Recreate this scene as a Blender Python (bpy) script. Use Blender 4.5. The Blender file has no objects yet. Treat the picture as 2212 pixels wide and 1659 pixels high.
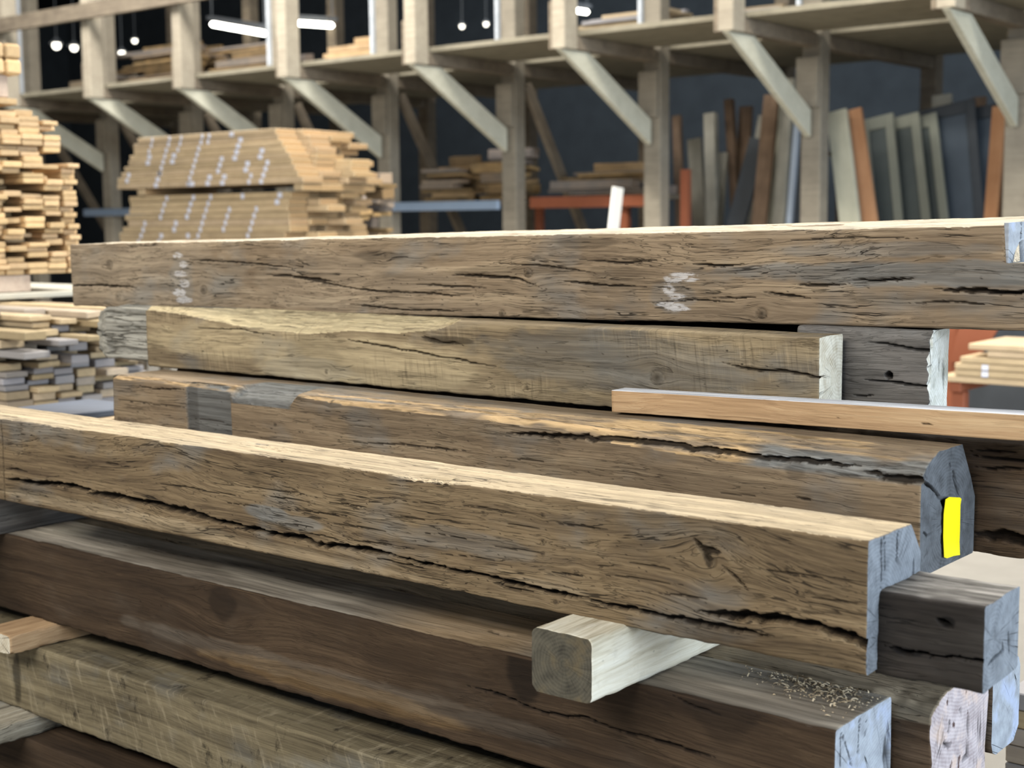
import bpy, bmesh, math, random
import numpy as np
from mathutils import Matrix, Vector
PI = math.pi
SC = bpy.context.scene
COL = SC.collection
rnd = random.Random(11)

# ------------------------------------------------------------------ camera
W, Hh = 2212, 1659
F = 3083.0
CH = 1.85
yaw, pitch, roll = math.radians(39.3), math.atan(351 / F), math.radians(.53)
fwd = np.array([-math.sin(yaw) * math.cos(pitch), math.cos(yaw) * math.cos(pitch), -math.sin(pitch)])
r0 = np.array([math.cos(yaw), math.sin(yaw), 0.])
u0 = np.cross(r0, fwd)
rt = r0 * math.cos(roll) - u0 * math.sin(roll)
up = np.cross(rt, fwd)
C = np.array([0, 0, CH])
def ray(px, py): return fwd + rt * ((px - W / 2) / F) - up * ((py - Hh / 2) / F)
def at(px, py, z): return C + ray(px, py) * z
def hY(px, py, Y): d = ray(px, py); return C + d * (Y / d[1])
def hZ(px, py, Z): d = ray(px, py); return C + d * ((Z - CH) / d[2])
def hX(px, py, X): d = ray(px, py); return C + d * (X / d[0])
cam = bpy.data.cameras.new('camera'); cam.sensor_width = 36; cam.lens = F * 36 / W
cam.clip_end = 200
co = bpy.data.objects.new('camera', cam); COL.objects.link(co)
M = Matrix(((rt[0], up[0], -fwd[0], C[0]), (rt[1], up[1], -fwd[1], C[1]), (rt[2], up[2], -fwd[2], C[2]), (0, 0, 0, 1)))
co.matrix_world = M
cam.dof.use_dof = True; cam.dof.focus_distance = 3.4; cam.dof.aperture_fstop = 3.3
SC.camera = co

# ------------------------------------------------------------------ helpers
def tag(o, label=None, cat=None, group=None, kind=None):
    if label: o['label'] = label
    if cat: o['category'] = cat
    if group: o['group'] = group
    if kind: o['kind'] = kind
    return o
def link(name, me, mats=(), parent=None, mw=None):
    o = bpy.data.objects.new(name, me); COL.objects.link(o)
    if me is not None:
        for m in mats:
            me.materials.append(m)
    if parent is not None: o.parent = parent
    elif mw is not None: o.matrix_world = mw
    return o
def empty(name, loc=(0, 0, 0)):
    o = bpy.data.objects.new(name, None); COL.objects.link(o); o.location = loc
    return o

# value noise (numpy)
def _h(i, j, s):
    n = (i.astype(np.int64) * 374761393 + j.astype(np.int64) * 668265263 + s * 974711) & 0x7fffffff
    n = ((n ^ (n >> 13)) * 1274126177) & 0x7fffffff
    n = (n ^ (n >> 16)) & 0xffffff
    return n / float(0xffffff)
def vn(x, y, s=0):
    x = np.asarray(x, float); y = np.asarray(y, float)
    i = np.floor(x); j = np.floor(y); fx = x - i; fy = y - j
    fx = fx * fx * (3 - 2 * fx); fy = fy * fy * (3 - 2 * fy)
    a = _h(i, j, s); b = _h(i + 1, j, s); c = _h(i, j + 1, s); d = _h(i + 1, j + 1, s)
    return (a * (1 - fx) + b * fx) * (1 - fy) + (c * (1 - fx) + d * fx) * fy
def fbm(x, y, s=0, o=4):
    v = 0; a = .5; t = 0
    for k in range(o):
        v = v + a * vn(x * 2 ** k, y * 2 ** k, s + 17 * k); t += a; a *= .55
    return v / t
def sst(e0, e1, x):
    t = np.clip((x - e0) / (e1 - e0), 0, 1); return t * t * (3 - 2 * t)

# ------------------------------------------------------------------ materials
def newmat(name):
    m = bpy.data.materials.new(name); m.use_nodes = True
    nt = m.node_tree; nt.nodes.clear()
    return m, nt
class G:
    def __init__(s, nt): s.nt = nt
    def n(s, t, **k):
        o = s.nt.nodes.new(t)
        for a, b in k.items(): setattr(o, a, b)
        return o
    def l(s, a, b): s.nt.links.new(a, b)
    def val(s, sock, v):
        if hasattr(v, 'is_output'): s.l(v, sock)
        else: sock.default_value = v
    def m(s, op, a, b=0., c=0., clamp=False):
        o = s.n('ShaderNodeMath', operation=op); o.use_clamp = clamp
        s.val(o.inputs[0], a); s.val(o.inputs[1], b)
        if op in ('MULTIPLY_ADD', 'SMOOTH_MIN', 'COMPARE'): s.val(o.inputs[2], c)
        return o.outputs[0]
    def noise(s, vec, scale=1, detail=4, rough=.55, dist=0.):
        o = s.n('ShaderNodeTexNoise'); s.l(vec, o.inputs['Vector'])
        o.inputs['Scale'].default_value = scale; o.inputs['Detail'].default_value = detail
        o.inputs['Roughness'].default_value = rough; o.inputs['Distortion'].default_value = dist
        return o.outputs['Fac']
    def comb(s, x, y, z):
        o = s.n('ShaderNodeCombineXYZ'); s.val(o.inputs[0], x); s.val(o.inputs[1], y); s.val(o.inputs[2], z)
        return o.outputs[0]
    def mix(s, f, a, b, t='MIX'):
        o = s.n('ShaderNodeMix', data_type='RGBA', blend_type=t); o.clamp_factor = True
        s.val(o.inputs[0], f)
        for k, v in ((6, a), (7, b)):
            if isinstance(v, tuple): o.inputs[k].default_value = (*v, 1)
            else: s.l(v, o.inputs[k])
        return o.outputs[2]
    def rng(s, x, a, b, c=0., d=1.):
        o = s.n('ShaderNodeMapRange'); o.interpolation_type = 'SMOOTHSTEP'
        s.l(x, o.inputs[0])
        for i, v in enumerate((a, b, c, d)): o.inputs[i + 1].default_value = v
        return o.outputs[0]
    def ramp(s, x, stops):
        o = s.n('ShaderNodeValToRGB'); s.l(x, o.inputs[0])
        e = o.color_ramp.elements
        while len(e) < len(stops): e.new(.5)
        for k, (p, c) in enumerate(stops): e[k].position = p; e[k].color = (*c, 1)
        return o.outputs[0]
    def attr(s, name):
        o = s.n('ShaderNodeAttribute'); o.attribute_name = name; return o.outputs['Fac']
    def out(s, col, rough=.85, bump=None, bs=.5, bd=.003, spec=.2):
        p = s.n('ShaderNodeBsdfPrincipled'); o = s.n('ShaderNodeOutputMaterial')
        s.val(p.inputs['Base Color'], col) if not isinstance(col, tuple) else setattr(p.inputs['Base Color'], 'default_value', (*col, 1))
        s.val(p.inputs['Roughness'], rough); p.inputs['Specular IOR Level'].default_value = spec
        if bump is not None:
            b = s.n('ShaderNodeBump'); b.inputs['Strength'].default_value = bs; b.inputs['Distance'].default_value = bd
            s.l(bump, b.inputs['Height']); s.l(b.outputs[0], p.inputs['Normal'])
        s.l(p.outputs[0], o.inputs[0])
        return p

def lin(*c):
    return tuple(((v / 255) / 12.92 if v / 255 <= .04045 else ((v / 255 + .055) / 1.055) ** 2.4) for v in c)

def old_wood(name, dark, mid, light, seed=0., crack=1., saw=0., speck=.3, mould=0., fine=1., greyc=(112, 114, 112), tanc=(205, 165, 105), film=.55):
    """weathered timber: long wavy grain, checks along the grain, saw marks across it, stains"""
    m, nt = newmat(name); g = G(nt)
    tc = g.n('ShaderNodeTexCoord').outputs['Object']
    sp = g.n('ShaderNodeSeparateXYZ'); g.l(tc, sp.inputs[0])
    x, y, z = sp.outputs
    z0 = z
    x = g.m('ADD', x, seed)
    warpn = g.noise(g.comb(g.m('MULTIPLY', x, 1.1), g.m('MULTIPLY', y, 3.), g.m('MULTIPLY', z, 3.)), 1, 2, .5)
    wv = g.m('MULTIPLY', g.m('SUBTRACT', warpn, .5), .085)
    wv2 = g.noise(g.comb(g.m('MULTIPLY', x, 9), g.m('MULTIPLY', y, 14), g.m('MULTIPLY', z, 14)), 1, 2, .5)
    wv = g.m('ADD', wv, g.m('MULTIPLY', g.m('SUBTRACT', wv2, .5), .009))
    zz = g.m('ADD', g.m('ADD', z, wv), g.attr('warp'))
    yy = g.m('ADD', y, wv)
    grain = g.noise(g.comb(g.m('MULTIPLY', x, 2.2), g.m('MULTIPLY', yy, 210), g.m('MULTIPLY', zz, 210)), 1, 4, .6)
    grain2 = g.noise(g.comb(g.m('MULTIPLY', x, 1.3), g.m('MULTIPLY', yy, 55), g.m('MULTIPLY', zz, 55)), 1, 3, .6)
    patch = g.noise(g.comb(g.m('MULTIPLY', x, 1.5), g.m('MULTIPLY', yy, 11), g.m('MULTIPLY', zz, 11)), 1, 4, .55)
    patch2 = g.noise(g.comb(g.m('MULTIPLY', x, 3.5), g.m('MULTIPLY', y, 6), g.m('MULTIPLY', z, 6)), 1, 3, .55)
    f = g.m('ADD', g.m('MULTIPLY', patch, .8), g.m('ADD', g.m('MULTIPLY', grain, .5 * fine), g.m('MULTIPLY', grain2, .5)))
    f = g.m('SUBTRACT', f, .45 + .25 * (fine - 1))
    col = g.ramp(f, [(.2, lin(*dark)), (.47, lin(*mid)), (.75, lin(*light))])
    # grey-green weather film in patches
    gf = g.m('MULTIPLY', g.rng(patch2, .5, .72), film)
    greyn = g.m('MULTIPLY', g.mix(grain, (.6, .6, .6), (1.25, 1.25, 1.25)), 1.)
    gcol = g.mix(1., g.mix(g.rng(grain2, .3, .7), tuple(v * .6 for v in lin(*greyc)), tuple(v * 1.25 for v in lin(*greyc))), (1, 1, 1), 'MULTIPLY')
    col = g.mix(gf, col, gcol)
    gb = g.attr('grey')
    col = g.mix(g.m('MULTIPLY', gb, .95), col, gcol)
    tanv = g.mix(g.rng(g.m('ADD', grain2, g.m('MULTIPLY', grain, .5)), .55, .95), tuple(v * .62 for v in lin(*tanc)), lin(*tanc))
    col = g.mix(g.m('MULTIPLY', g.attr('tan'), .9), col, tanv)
    if saw:
        sw = g.noise(g.comb(g.m('MULTIPLY', g.m('ADD', x, g.m('MULTIPLY', z, .12)), 95), g.m('MULTIPLY', y, 5), g.m('MULTIPLY', z, 7)), 1, 3, .6)
        sm = g.rng(g.noise(g.comb(g.m('MULTIPLY', x, 2.1), g.m('MULTIPLY', y, 5), g.m('MULTIPLY', z, 5)), 1, 3, .5), .45, .62)
        sfac = g.m('MULTIPLY', g.m('MULTIPLY', g.rng(sw, .54, .66), sm), saw)
        col = g.mix(sfac, col, tuple(v * .4 for v in lin(*dark)))
        sfac2 = g.m('MULTIPLY', g.m('MULTIPLY', g.rng(sw, .46, .34), sm), saw * .6)
        col = g.mix(sfac2, col, tuple(min(1, v * 1.35) for v in lin(*light)))
    # checks
    cn = g.noise(g.comb(g.m('MULTIPLY', x, 2.6), g.m('MULTIPLY', yy, 62), g.m('MULTIPLY', zz, 62)), 1, 3, .5)
    cr = g.m('ABSOLUTE', g.m('SUBTRACT', cn, .5))
    cm = g.rng(g.noise(g.comb(g.m('MULTIPLY', x, 5.), g.m('MULTIPLY', yy, 22), g.m('MULTIPLY', zz, 22)), 1, 2, .5), .47, .62)
    cf = g.m('MULTIPLY', g.rng(cr, .02, .006), cm)
    cn2 = g.noise(g.comb(g.m('MULTIPLY', x, 3.4), g.m('MULTIPLY', yy, 135), g.m('MULTIPLY', zz, 135)), 1, 2, .5)
    cf2 = g.m('MULTIPLY', g.rng(g.m('ABSOLUTE', g.m('SUBTRACT', cn2, .5)), .02, .004), g.m('MULTIPLY', g.rng(patch, .38, .6), .6))
    cf = g.m('MULTIPLY', g.m('MAXIMUM', cf, cf2), crack)
    blk = tuple(v * .12 for v in lin(*dark))
    col = g.mix(g.m('MULTIPLY', cf, .85), col, blk)
    if speck:
        vo = g.n('ShaderNodeTexVoronoi'); g.l(g.comb(g.m('MULTIPLY', x, 16), g.m('MULTIPLY', y, 26), g.m('MULTIPLY', z, 26)), vo.inputs['Vector'])
        vo.inputs['Scale'].default_value = 1
        hole = g.m('MULTIPLY', g.rng(vo.outputs['Distance'], .075, .045), g.rng(patch2, .42, .5))
        col = g.mix(g.m('MULTIPLY', hole, speck), col, blk)
    if mould:
        mo = g.noise(g.comb(g.m('MULTIPLY', x, 14), g.m('MULTIPLY', y, 9), g.m('MULTIPLY', z, 9)), 1, 5, .72)
        col = g.mix(g.m('MULTIPLY', g.rng(mo, .56, .68), mould), col, tuple(v * .5 for v in lin(*dark)))
        mo2 = g.noise(g.comb(g.m('MULTIPLY', g.m('ADD', x, g.m('MULTIPLY', z, .4)), 40), g.m('MULTIPLY', y, 9), g.m('MULTIPLY', z, 8)), 1, 4, .7)
        col = g.mix(g.m('MULTIPLY', g.rng(mo2, .5, .75), mould * .5), col, lin(168, 156, 130))
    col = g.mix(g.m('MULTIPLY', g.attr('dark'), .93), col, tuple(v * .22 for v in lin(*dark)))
    pn = g.noise(g.comb(g.m('MULTIPLY', x, 36), g.m('MULTIPLY', y, 150), g.m('MULTIPLY', z, 150)), 1, 4, .7)
    pf = g.m('MULTIPLY', g.m('POWER', g.attr('paint'), .7), g.rng(g.m('ADD', pn, g.m('MULTIPLY', g.attr('paint'), .1)), .47, .6))
    col = g.mix(pf, col, lin(190, 186, 182))
    h = g.m('SUBTRACT', g.m('ADD', g.m('MULTIPLY', grain, .35), g.m('MULTIPLY', grain2, .4)), g.m('MULTIPLY', cf, 1.3))
    g.out(col, .86, h, .8, .004)
    return m

def end_grain(name, base, ring, seed=0., pith=(.1, .1), crack=.8, spot=0., freq=130, tint=None, ringamp=.05):
    m, nt = newmat(name); g = G(nt)
    tc = g.n('ShaderNodeTexCoord').outputs['Object']
    sp = g.n('ShaderNodeSeparateXYZ'); g.l(tc, sp.inputs[0])
    y = g.m('SUBTRACT', sp.outputs[1], pith[0]); z = g.m('SUBTRACT', sp.outputs[2], pith[1])
    v = g.comb(seed, sp.outputs[1], sp.outputs[2])
    nz = g.noise(v, 14, 3, .55)
    r = g.m('SQRT', g.m('ADD', g.m('MULTIPLY', y, y), g.m('MULTIPLY', z, z)))
    rr = g.m('ADD', r, g.m('MULTIPLY', nz, .014))
    w = g.m('SINE', g.m('MULTIPLY', rr, freq * 6.28))
    ang = g.m('ARCTAN2', z, y)
    an = g.noise(g.comb(g.m('MULTIPLY', ang, 7.), g.m('MULTIPLY', r, 1.2), seed + 3), 1, 3, .5)
    blot = g.noise(v, 22, 5, .65)
    f = g.m('ADD', g.m('MULTIPLY', w, ringamp), g.m('ADD', g.m('MULTIPLY', blot, .9), .05))
    col = g.ramp(f, [(.25, lin(*ring)), (.6, lin(*base)), (.9, tuple(min(1, c * 1.25) for c in lin(*base)))])
    cf = g.m('MULTIPLY', g.rng(g.m('ABSOLUTE', g.m('SUBTRACT', an, .5)), .012, .003), g.rng(g.noise(v, 9, 2, .5), .45, .6))
    col = g.mix(g.m('MULTIPLY', cf, crack), col, lin(28, 26, 26))
    if tint:
        col = g.mix(g.m('MULTIPLY', g.rng(g.noise(v, 11, 3, .6), .5, .66), .6), col, lin(*tint))
    if spot:
        s2 = g.noise(g.comb(seed + 9, g.m('MULTIPLY', sp.outputs[1], 30), g.m('MULTIPLY', sp.outputs[2], 17)), 1, 4, .6)
        col = g.mix(g.m('MULTIPLY', g.rng(s2, .62, .68), spot), col, lin(62, 34, 24))
    col = g.mix(g.m('MULTIPLY', g.attr('dark'), .95), col, lin(26, 23, 21))
    col = g.mix(g.m('MULTIPLY', g.attr('tan'), .8), col, lin(150, 120, 80))
    g.out(col, .8, g.m('SUBTRACT', g.m('ADD', g.m('MULTIPLY', w, .03), blot), g.m('MULTIPLY', cf, 2)), .5, .003)
    return m

def plain_wood(name, a, b, var=.25, hue=.0, scale=1., end=None, rough=.85, greymix=0.):
    """sawn board; colour varies from board to board"""
    m, nt = newmat(name); g = G(nt)
    tc = g.n('ShaderNodeTexCoord').outputs['Object']
    oi = g.n('ShaderNodeObjectInfo').outputs['Random']
    sp = g.n('ShaderNodeSeparateXYZ'); g.l(tc, sp.inputs[0])
    x, y, z = sp.outputs
    off = g.m('MULTIPLY', oi, 37.)
    gr = g.noise(g.comb(g.m('MULTIPLY', g.m('ADD', x, off), 2.5 * scale), g.m('MULTIPLY', y, 42 * scale), g.m('MULTIPLY', z, 42 * scale)), 1, 4, .6)
    pt = g.noise(g.comb(g.m('ADD', x, off), y, z), 6 * scale, 3, .6)
    f = g.m('ADD', g.m('MULTIPLY', gr, .6), g.m('MULTIPLY', pt, .5))
    col = g.ramp(f, [(.35, lin(*a)), (.75, lin(*b))])
    if end:
        ge = g.n('ShaderNodeNewGeometry')
        vt = g.n('ShaderNodeVectorTransform', vector_type='NORMAL', convert_from='WORLD', convert_to='OBJECT'); g.l(ge.outputs['Normal'], vt.inputs[0])
        sx = g.n('ShaderNodeSeparateXYZ'); g.l(vt.outputs[0], sx.inputs[0])
        ef = g.rng(g.m('ABSOLUTE', sx.outputs[0]), .7, .9)
        ec = g.mix(g.noise(tc, 40, 3, .6), lin(*end), tuple(v * .7 for v in lin(*end)))
        col = g.mix(ef, col, ec)
    r2 = g.m('FRACT', g.m('MULTIPLY', oi, 7.31))
    if greymix:
        col = g.mix(g.m('MULTIPLY', g.rng(r2, .45, .8), greymix), col, lin(140, 143, 144))
    br = g.m('ADD', 1 - var, g.m('MULTIPLY', oi, 2 * var))
    col = g.mix(1., col, g.comb(br, br, g.m('MULTIPLY', br, g.m('ADD', 1 - hue, g.m('MULTIPLY', r2, 2 * hue)))), 'MULTIPLY')
    g.out(col, rough, f, .4, .003)
    return m

def flat(name, c, rough=.7, nscale=8, namp=.25, metal=0., bump=.2):
    m, nt = newmat(name); g = G(nt)
    tc = g.n('ShaderNodeTexCoord').outputs['Object']
    nz = g.noise(tc, nscale, 5, .6)
    l = lin(*c)
    col = g.mix(nz, tuple(v * (1 - namp) for v in l), tuple(min(1, v * (1 + namp)) for v in l))
    p = g.out(col, rough, nz, bump, .004)
    p.inputs['Metallic'].default_value = metal
    return m
def glow(name, c, s):
    m, nt = newmat(name); g = G(nt)
    e = g.n('ShaderNodeEmission'); e.inputs[0].default_value = (*c, 1); e.inputs[1].default_value = s
    o = g.n('ShaderNodeOutputMaterial'); g.l(e.outputs[0], o.inputs[0]); return m

# ------------------------------------------------------------------ detailed timber
class Timber:
    """a long squared log; local x along it, y away from the viewer, z up"""
    def __init__(s, P0, P1, H, Wd, z_up=(0, 0, 1)):
        s.P0 = np.array(P0, float); P1 = np.array(P1, float)
        s.L = np.linalg.norm(P1 - s.P0); s.H = H; s.W = Wd
        ex = (P1 - s.P0) / s.L; ey = np.cross(z_up, ex); ey /= np.linalg.norm(ey); ez = np.cross(ex, ey)
        s.R = np.array([ex, ey, ez]).T
        s.mw = Matrix([[*s.R[0], s.P0[0]], [*s.R[1], s.P0[1]], [*s.R[2], s.P0[2]], [0, 0, 0, 1]])
    def front(s, px, py):           # picture point -> (x, z) on the front face
        d = ray(px, py); n = s.R[:, 1]
        t = np.dot(s.P0 - C, n) / np.dot(d, n); q = s.R.T @ (C + d * t - s.P0)
        return q[0], q[2]
    def end(s, px, py, x=None):      # picture point -> (y, z) on the right-hand end
        d = ray(px, py); n = s.R[:, 0]; o = s.P0 + n * (s.L if x is None else x)
        t = np.dot(o - C, n) / np.dot(d, n); q = s.R.T @ (C + d * t - s.P0)
        return q[1], q[2]
    def top(s, px, py):
        d = ray(px, py); n = s.R[:, 2]; o = s.P0 + n * s.H
        t = np.dot(o - C, n) / np.dot(d, n); q = s.R.T @ (C + d * t - s.P0)
        return q[0], q[1]
    def build(s, name, mats, x0=0., x1=None, z0=0., z1=None, y0=0., y1=None, dx=.005, dz=.003, dyt=.008, r=.006, seed=0,
              rough=.0012, grainamp=.0006, bow=None, cracks=(), tcracks=(), knots=(), chamfer=None, bchamfer=None, bottom=None, stains=(), post=None,
              endcracks=(), capn=10, parent=None, endfn=None, backcut=None, groove=0., end_in=0., chip=.6):
        x1 = s.L if x1 is None else x1; z1 = s.H if z1 is None else z1; y1 = s.W if y1 is None else y1
        nx = max(4, int((x1 - x0) / dx))
        X = np.linspace(x0, x1, nx + 1)
        nz = max(3, int((z1 - z0) / dz)); ny = max(3, int((y1 - y0) / dyt))
        def seg(a, b, n):           # cosine spacing puts points near the edges
            t = np.linspace(0, 1, n, endpoint=False)
            return a + (b - a) * t
        rr = r; h = PI / 2
        ring = []                   # (y, z, ny, nz, part)
        for t in np.linspace(0, 1, nz): ring.append((y0, z0 + rr + (z1 - z0 - 2 * rr) * t, -1, 0, 0))
        for a in (.25, .5, .75): ring.append((y0 + rr - rr * math.cos(a * h), z1 - rr + rr * math.sin(a * h), -math.cos(a * h), math.sin(a * h), 1))
        for t in np.linspace(0, 1, ny): ring.append((y0 + rr + (y1 - y0 - 2 * rr) * t, z1, 0, 1, 2))
        for a in (.5,): ring.append((y1 - rr + rr * math.sin(a * h), z1 - rr + rr * math.cos(a * h), .7, .7, 3))
        for t in np.linspace(0, 1, 5): ring.append((y1, z1 - rr - (z1 - z0 - 2 * rr) * t, 1, 0, 3))
        for t in np.linspace(0, 1, 5): ring.append((y1 - rr - (y1 - y0 - 2 * rr) * t, z0, 0, -1, 4))
        for a in (.5,): ring.append((y0 + rr - rr * .7, z0 + rr - rr * .7, -.7, -.7, 5))
        ring = np.array(ring, float); m = len(ring)
        XX = np.repeat(X[:, None], m, 1); Y = np.repeat(ring[None, :, 0], nx + 1, 0); Z = np.repeat(ring[None, :, 1], nx + 1, 0)
        NY = np.repeat(ring[None, :, 2], nx + 1, 0); NZ = np.repeat(ring[None, :, 3], nx + 1, 0)
        U = np.where(np.abs(NY) >= np.abs(NZ), Z, Y + 3)
        A = {k: np.zeros_like(XX) for k in ('dark', 'paint', 'grey', 'tan', 'warp')}
        isf = (ring[:, 4] == 0)[None, :] * np.ones_like(XX); ist = (ring[:, 4] == 2)[None, :] * np.ones_like(XX)
        # profile cuts at the front top edge
        def interp(tab, k): t = np.array(tab); return np.interp(XX, t[:, 0], t[:, k])
        if chamfer is not None:
            ca = interp(chamfer, 1); cb = interp(chamfer, 2)
            wob = (fbm(XX * 14, U * 30, seed + 5, 3) - .5)
            a = Y - y0; b = z1 - Z
            ca = np.maximum(ca, 1e-3); cb = np.maximum(cb, 1e-3)
            qa = np.clip(1 - a / ca, 0, None); qb = np.clip(1 - b / cb, 0, None)
            inq = (a < ca) & (b < cb); pw = s.__dict__.get('ch_p', 1.45); q = np.where(inq, (qa ** pw + qb ** pw) ** (1 / pw), 0)
            sc_ = np.where(q > 1, 1 / np.maximum(q, 1e-6), 1)
            Y = np.where(inq, y0 + ca * (1 - qa * sc_), Y); Z = np.where(inq, z1 - cb * (1 - qb * sc_), Z)
            A['_ch'] = np.where(inq & (q > .97), 1., 0.) * sst(.006, .012, cb)
            Y += A['_ch'] * np.abs(wob) * .012; Z -= A['_ch'] * np.abs(wob) * .012
        if backcut is not None:     # wane along the back top edge
            a = y1 - Y; b = z1 - Z; c1, c2 = backcut
            t = np.clip(1 - (a / c1 + b / c2), 0, None); nrm = 1 / (c1 ** -2 + c2 ** -2)
            Y = Y - t * nrm / c1; Z = Z - t * nrm / c2
        if bottom is not None:      # ragged lower front edge
            cb = interp(bottom, 1)
            wz = np.clip(1 - (Z - z0) / .05, 0, 1)
            Z = Z + cb * wz * (1 - (Y - y0) / (y1 - y0))
        # unevenness
        n1 = fbm(XX * 3.2 + seed, U * 8, seed, 3) - .5
        n2 = fbm(XX * 22, U * 170, seed + 3, 3) - .5
        n3 = fbm(XX * 11, U * 45, seed + 4, 3) - .5
        d = n1 * rough * 5 + n2 * grainamp * 2 + n3 * rough * 1.6
        # chipped edges
        ed = np.minimum(np.abs(Y - y0) + np.abs(z1 - Z), np.abs(Y - y0) + np.abs(Z - z0))
        ew = np.exp(-(ed / .008) ** 2)
        d = d + ew * (np.clip(fbm(XX * 18, U * 0 + 1, seed + 8, 4) - .42, 0, 1) * .022 * chip)
        if groove:
            gv = np.abs(fbm(XX * 3.5, U * 55, seed + 31, 3) - .5)
            gr = sst(.07, .0, gv); d = d + gr * groove; A['dark'] = np.maximum(A['dark'], gr * .75)
        for (pts, w, dep) in cracks:
            xs = np.array([p[0] for p in pts]); zs = np.array([p[1] for p in pts])
            w = w * (1.4 if w > .0044 else 1.15)
            if xs[0] > xs[-1]: xs = xs[::-1]; zs = zs[::-1]
            zc = np.interp(XX, xs, zs) + (fbm(XX * 16, XX * 0 + .3, seed + 21, 3) - .5) * w * 1.5 + (fbm(XX * 70, XX * 0 + .7, seed + 22, 2) - .5) * w * .9
            # en-echelon steps
            zc += (((XX * 6.3 + fbm(XX * 3, XX * 0, seed + 40, 2) * 1.5) % 1) - .5) * min(w, .005) * .6
            tl = min(.12, .4 * (xs[-1] - xs[0])); tpr = sst(0, tl, (XX - xs[0])) * sst(0, tl, (xs[-1] - XX))
            tpr = np.where((XX < xs[0]) | (XX > xs[-1]), 0, np.sqrt(tpr))
            if xs[-1] > x1 - .01: tpr = np.where(XX > (xs[0] + xs[-1]) / 2, 1., tpr)
            ww = np.maximum(w * tpr * (.35 + 1.1 * fbm(XX * 7, XX * 0 + 2, seed + 23, 3)), 1e-5)
            prof = np.clip(1 - (np.abs(Z - zc) / ww) ** 2, 0, 1) * isf
            d = d + prof ** .6 * dep * tpr
            A['dark'] = np.maximum(A['dark'], sst(.03, .35, prof) * .97)  # grime plus painted shade inside the splits
        for (pts, w, dep) in tcracks:
            xs = np.array([p[0] for p in pts]); ys = np.array([p[1] for p in pts])
            yc = np.interp(XX, xs, ys) + (fbm(XX * 16, XX * 0 + .3, seed + 27, 3) - .5) * w
            tpr = np.where((XX < xs[0]) | (XX > xs[-1]), 0, 1.)
            prof = np.clip(1 - np.abs(Y - yc) / w, 0, 1) * ist * tpr
            d = d + prof * dep; A['dark'] = np.maximum(A['dark'], prof * .8)
        for kn in knots:
            kx, kz, kr = kn[:3]
            dxk = (XX - kx); dzk = (Z - kz)
            q = np.sqrt((dxk / 1.15) ** 2 + dzk ** 2) / kr
            A['warp'] += -dzk * .75 * np.exp(-((dxk / (4.5 * kr)) ** 2 + (dzk / (3.2 * kr)) ** 2)) * isf
            ringp = np.exp(-((q - 1) / .22) ** 2) * (.4 + .9 * fbm(dxk * 200, dzk * 200, 3, 2))
            core = sst(1.05, .6, q) * .6 + sst(.55, .1, q) * .35
            A['dark'] = np.maximum(A['dark'], np.clip(np.maximum(ringp * .8, core), 0, 1) * isf * (kn[3] if len(kn) > 3 else 1))
            d = d + isf * (np.exp(-((q - 1) / .25) ** 2) * .0025 - np.clip(1 - q / 3, 0, 1) * .0025) * (kn[3] if len(kn) > 3 else 1)
        for st in stains:           # kind, x, z, rx, rz, strength   (painted-on wear and tone, each with its own outline)
            k, sx, sz, rx, rz, stg = st[:6]
            q = ((XX - sx) / rx) ** 2 + ((Z - sz) / rz) ** 2
            nb = fbm(XX * 14 + seed, Z * 30, seed + 60, 3)
            A[k] = np.maximum(A[k], sst(1.25, .55, q + (nb - .5) * 1.3) * stg * (isf if len(st) < 7 else 1))
        if '_ch' in A:
            st = fbm(XX * 6, U * 40, seed + 71, 4); ch = A.pop('_ch')
            fl = s.__dict__.get('ch_floor', 0.); A['tan'] = np.maximum(A['tan'], ch * (fl + (1 - fl) * sst(.4, .62, st)) * s.__dict__.get('ch_tan', 1))
            A['dark'] = np.maximum(A['dark'], ch * sst(.62, .75, fbm(XX * 9, U * 90, seed + 72, 3)) * .6)
            if s.__dict__.get('ch_grey'): A['grey'] = np.maximum(A['grey'], ch * s.ch_grey)
        Y = Y - NY * d; Z = Z - NZ * d
        if bow is not None:
            Z = Z + np.interp(XX, [b[0] for b in bow], [b[1] for b in bow]) * ((Z - z0) / (z1 - z0) if bow[0][2:] else 1)
        if post: XX, Y, Z = post(XX, Y, Z, A)
        # end roughness
        verts = np.stack([XX, Y, Z], -1).reshape(-1, 3)
        a0 = np.arange(nx)[:, None] * m + np.arange(m)[None, :]; b0 = np.arange(nx)[:, None] * m + (np.arange(m)[None, :] + 1) % m
        quads = np.stack([a0, b0, b0 + m, a0 + m], -1).reshape(-1, 4)[:, ::-1]
        V = [verts]; Q = [quads]; attrs = {k: [v.reshape(-1)] for k, v in A.items()}
        midx = [np.zeros(len(quads), int)]
        base = len(verts)
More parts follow.
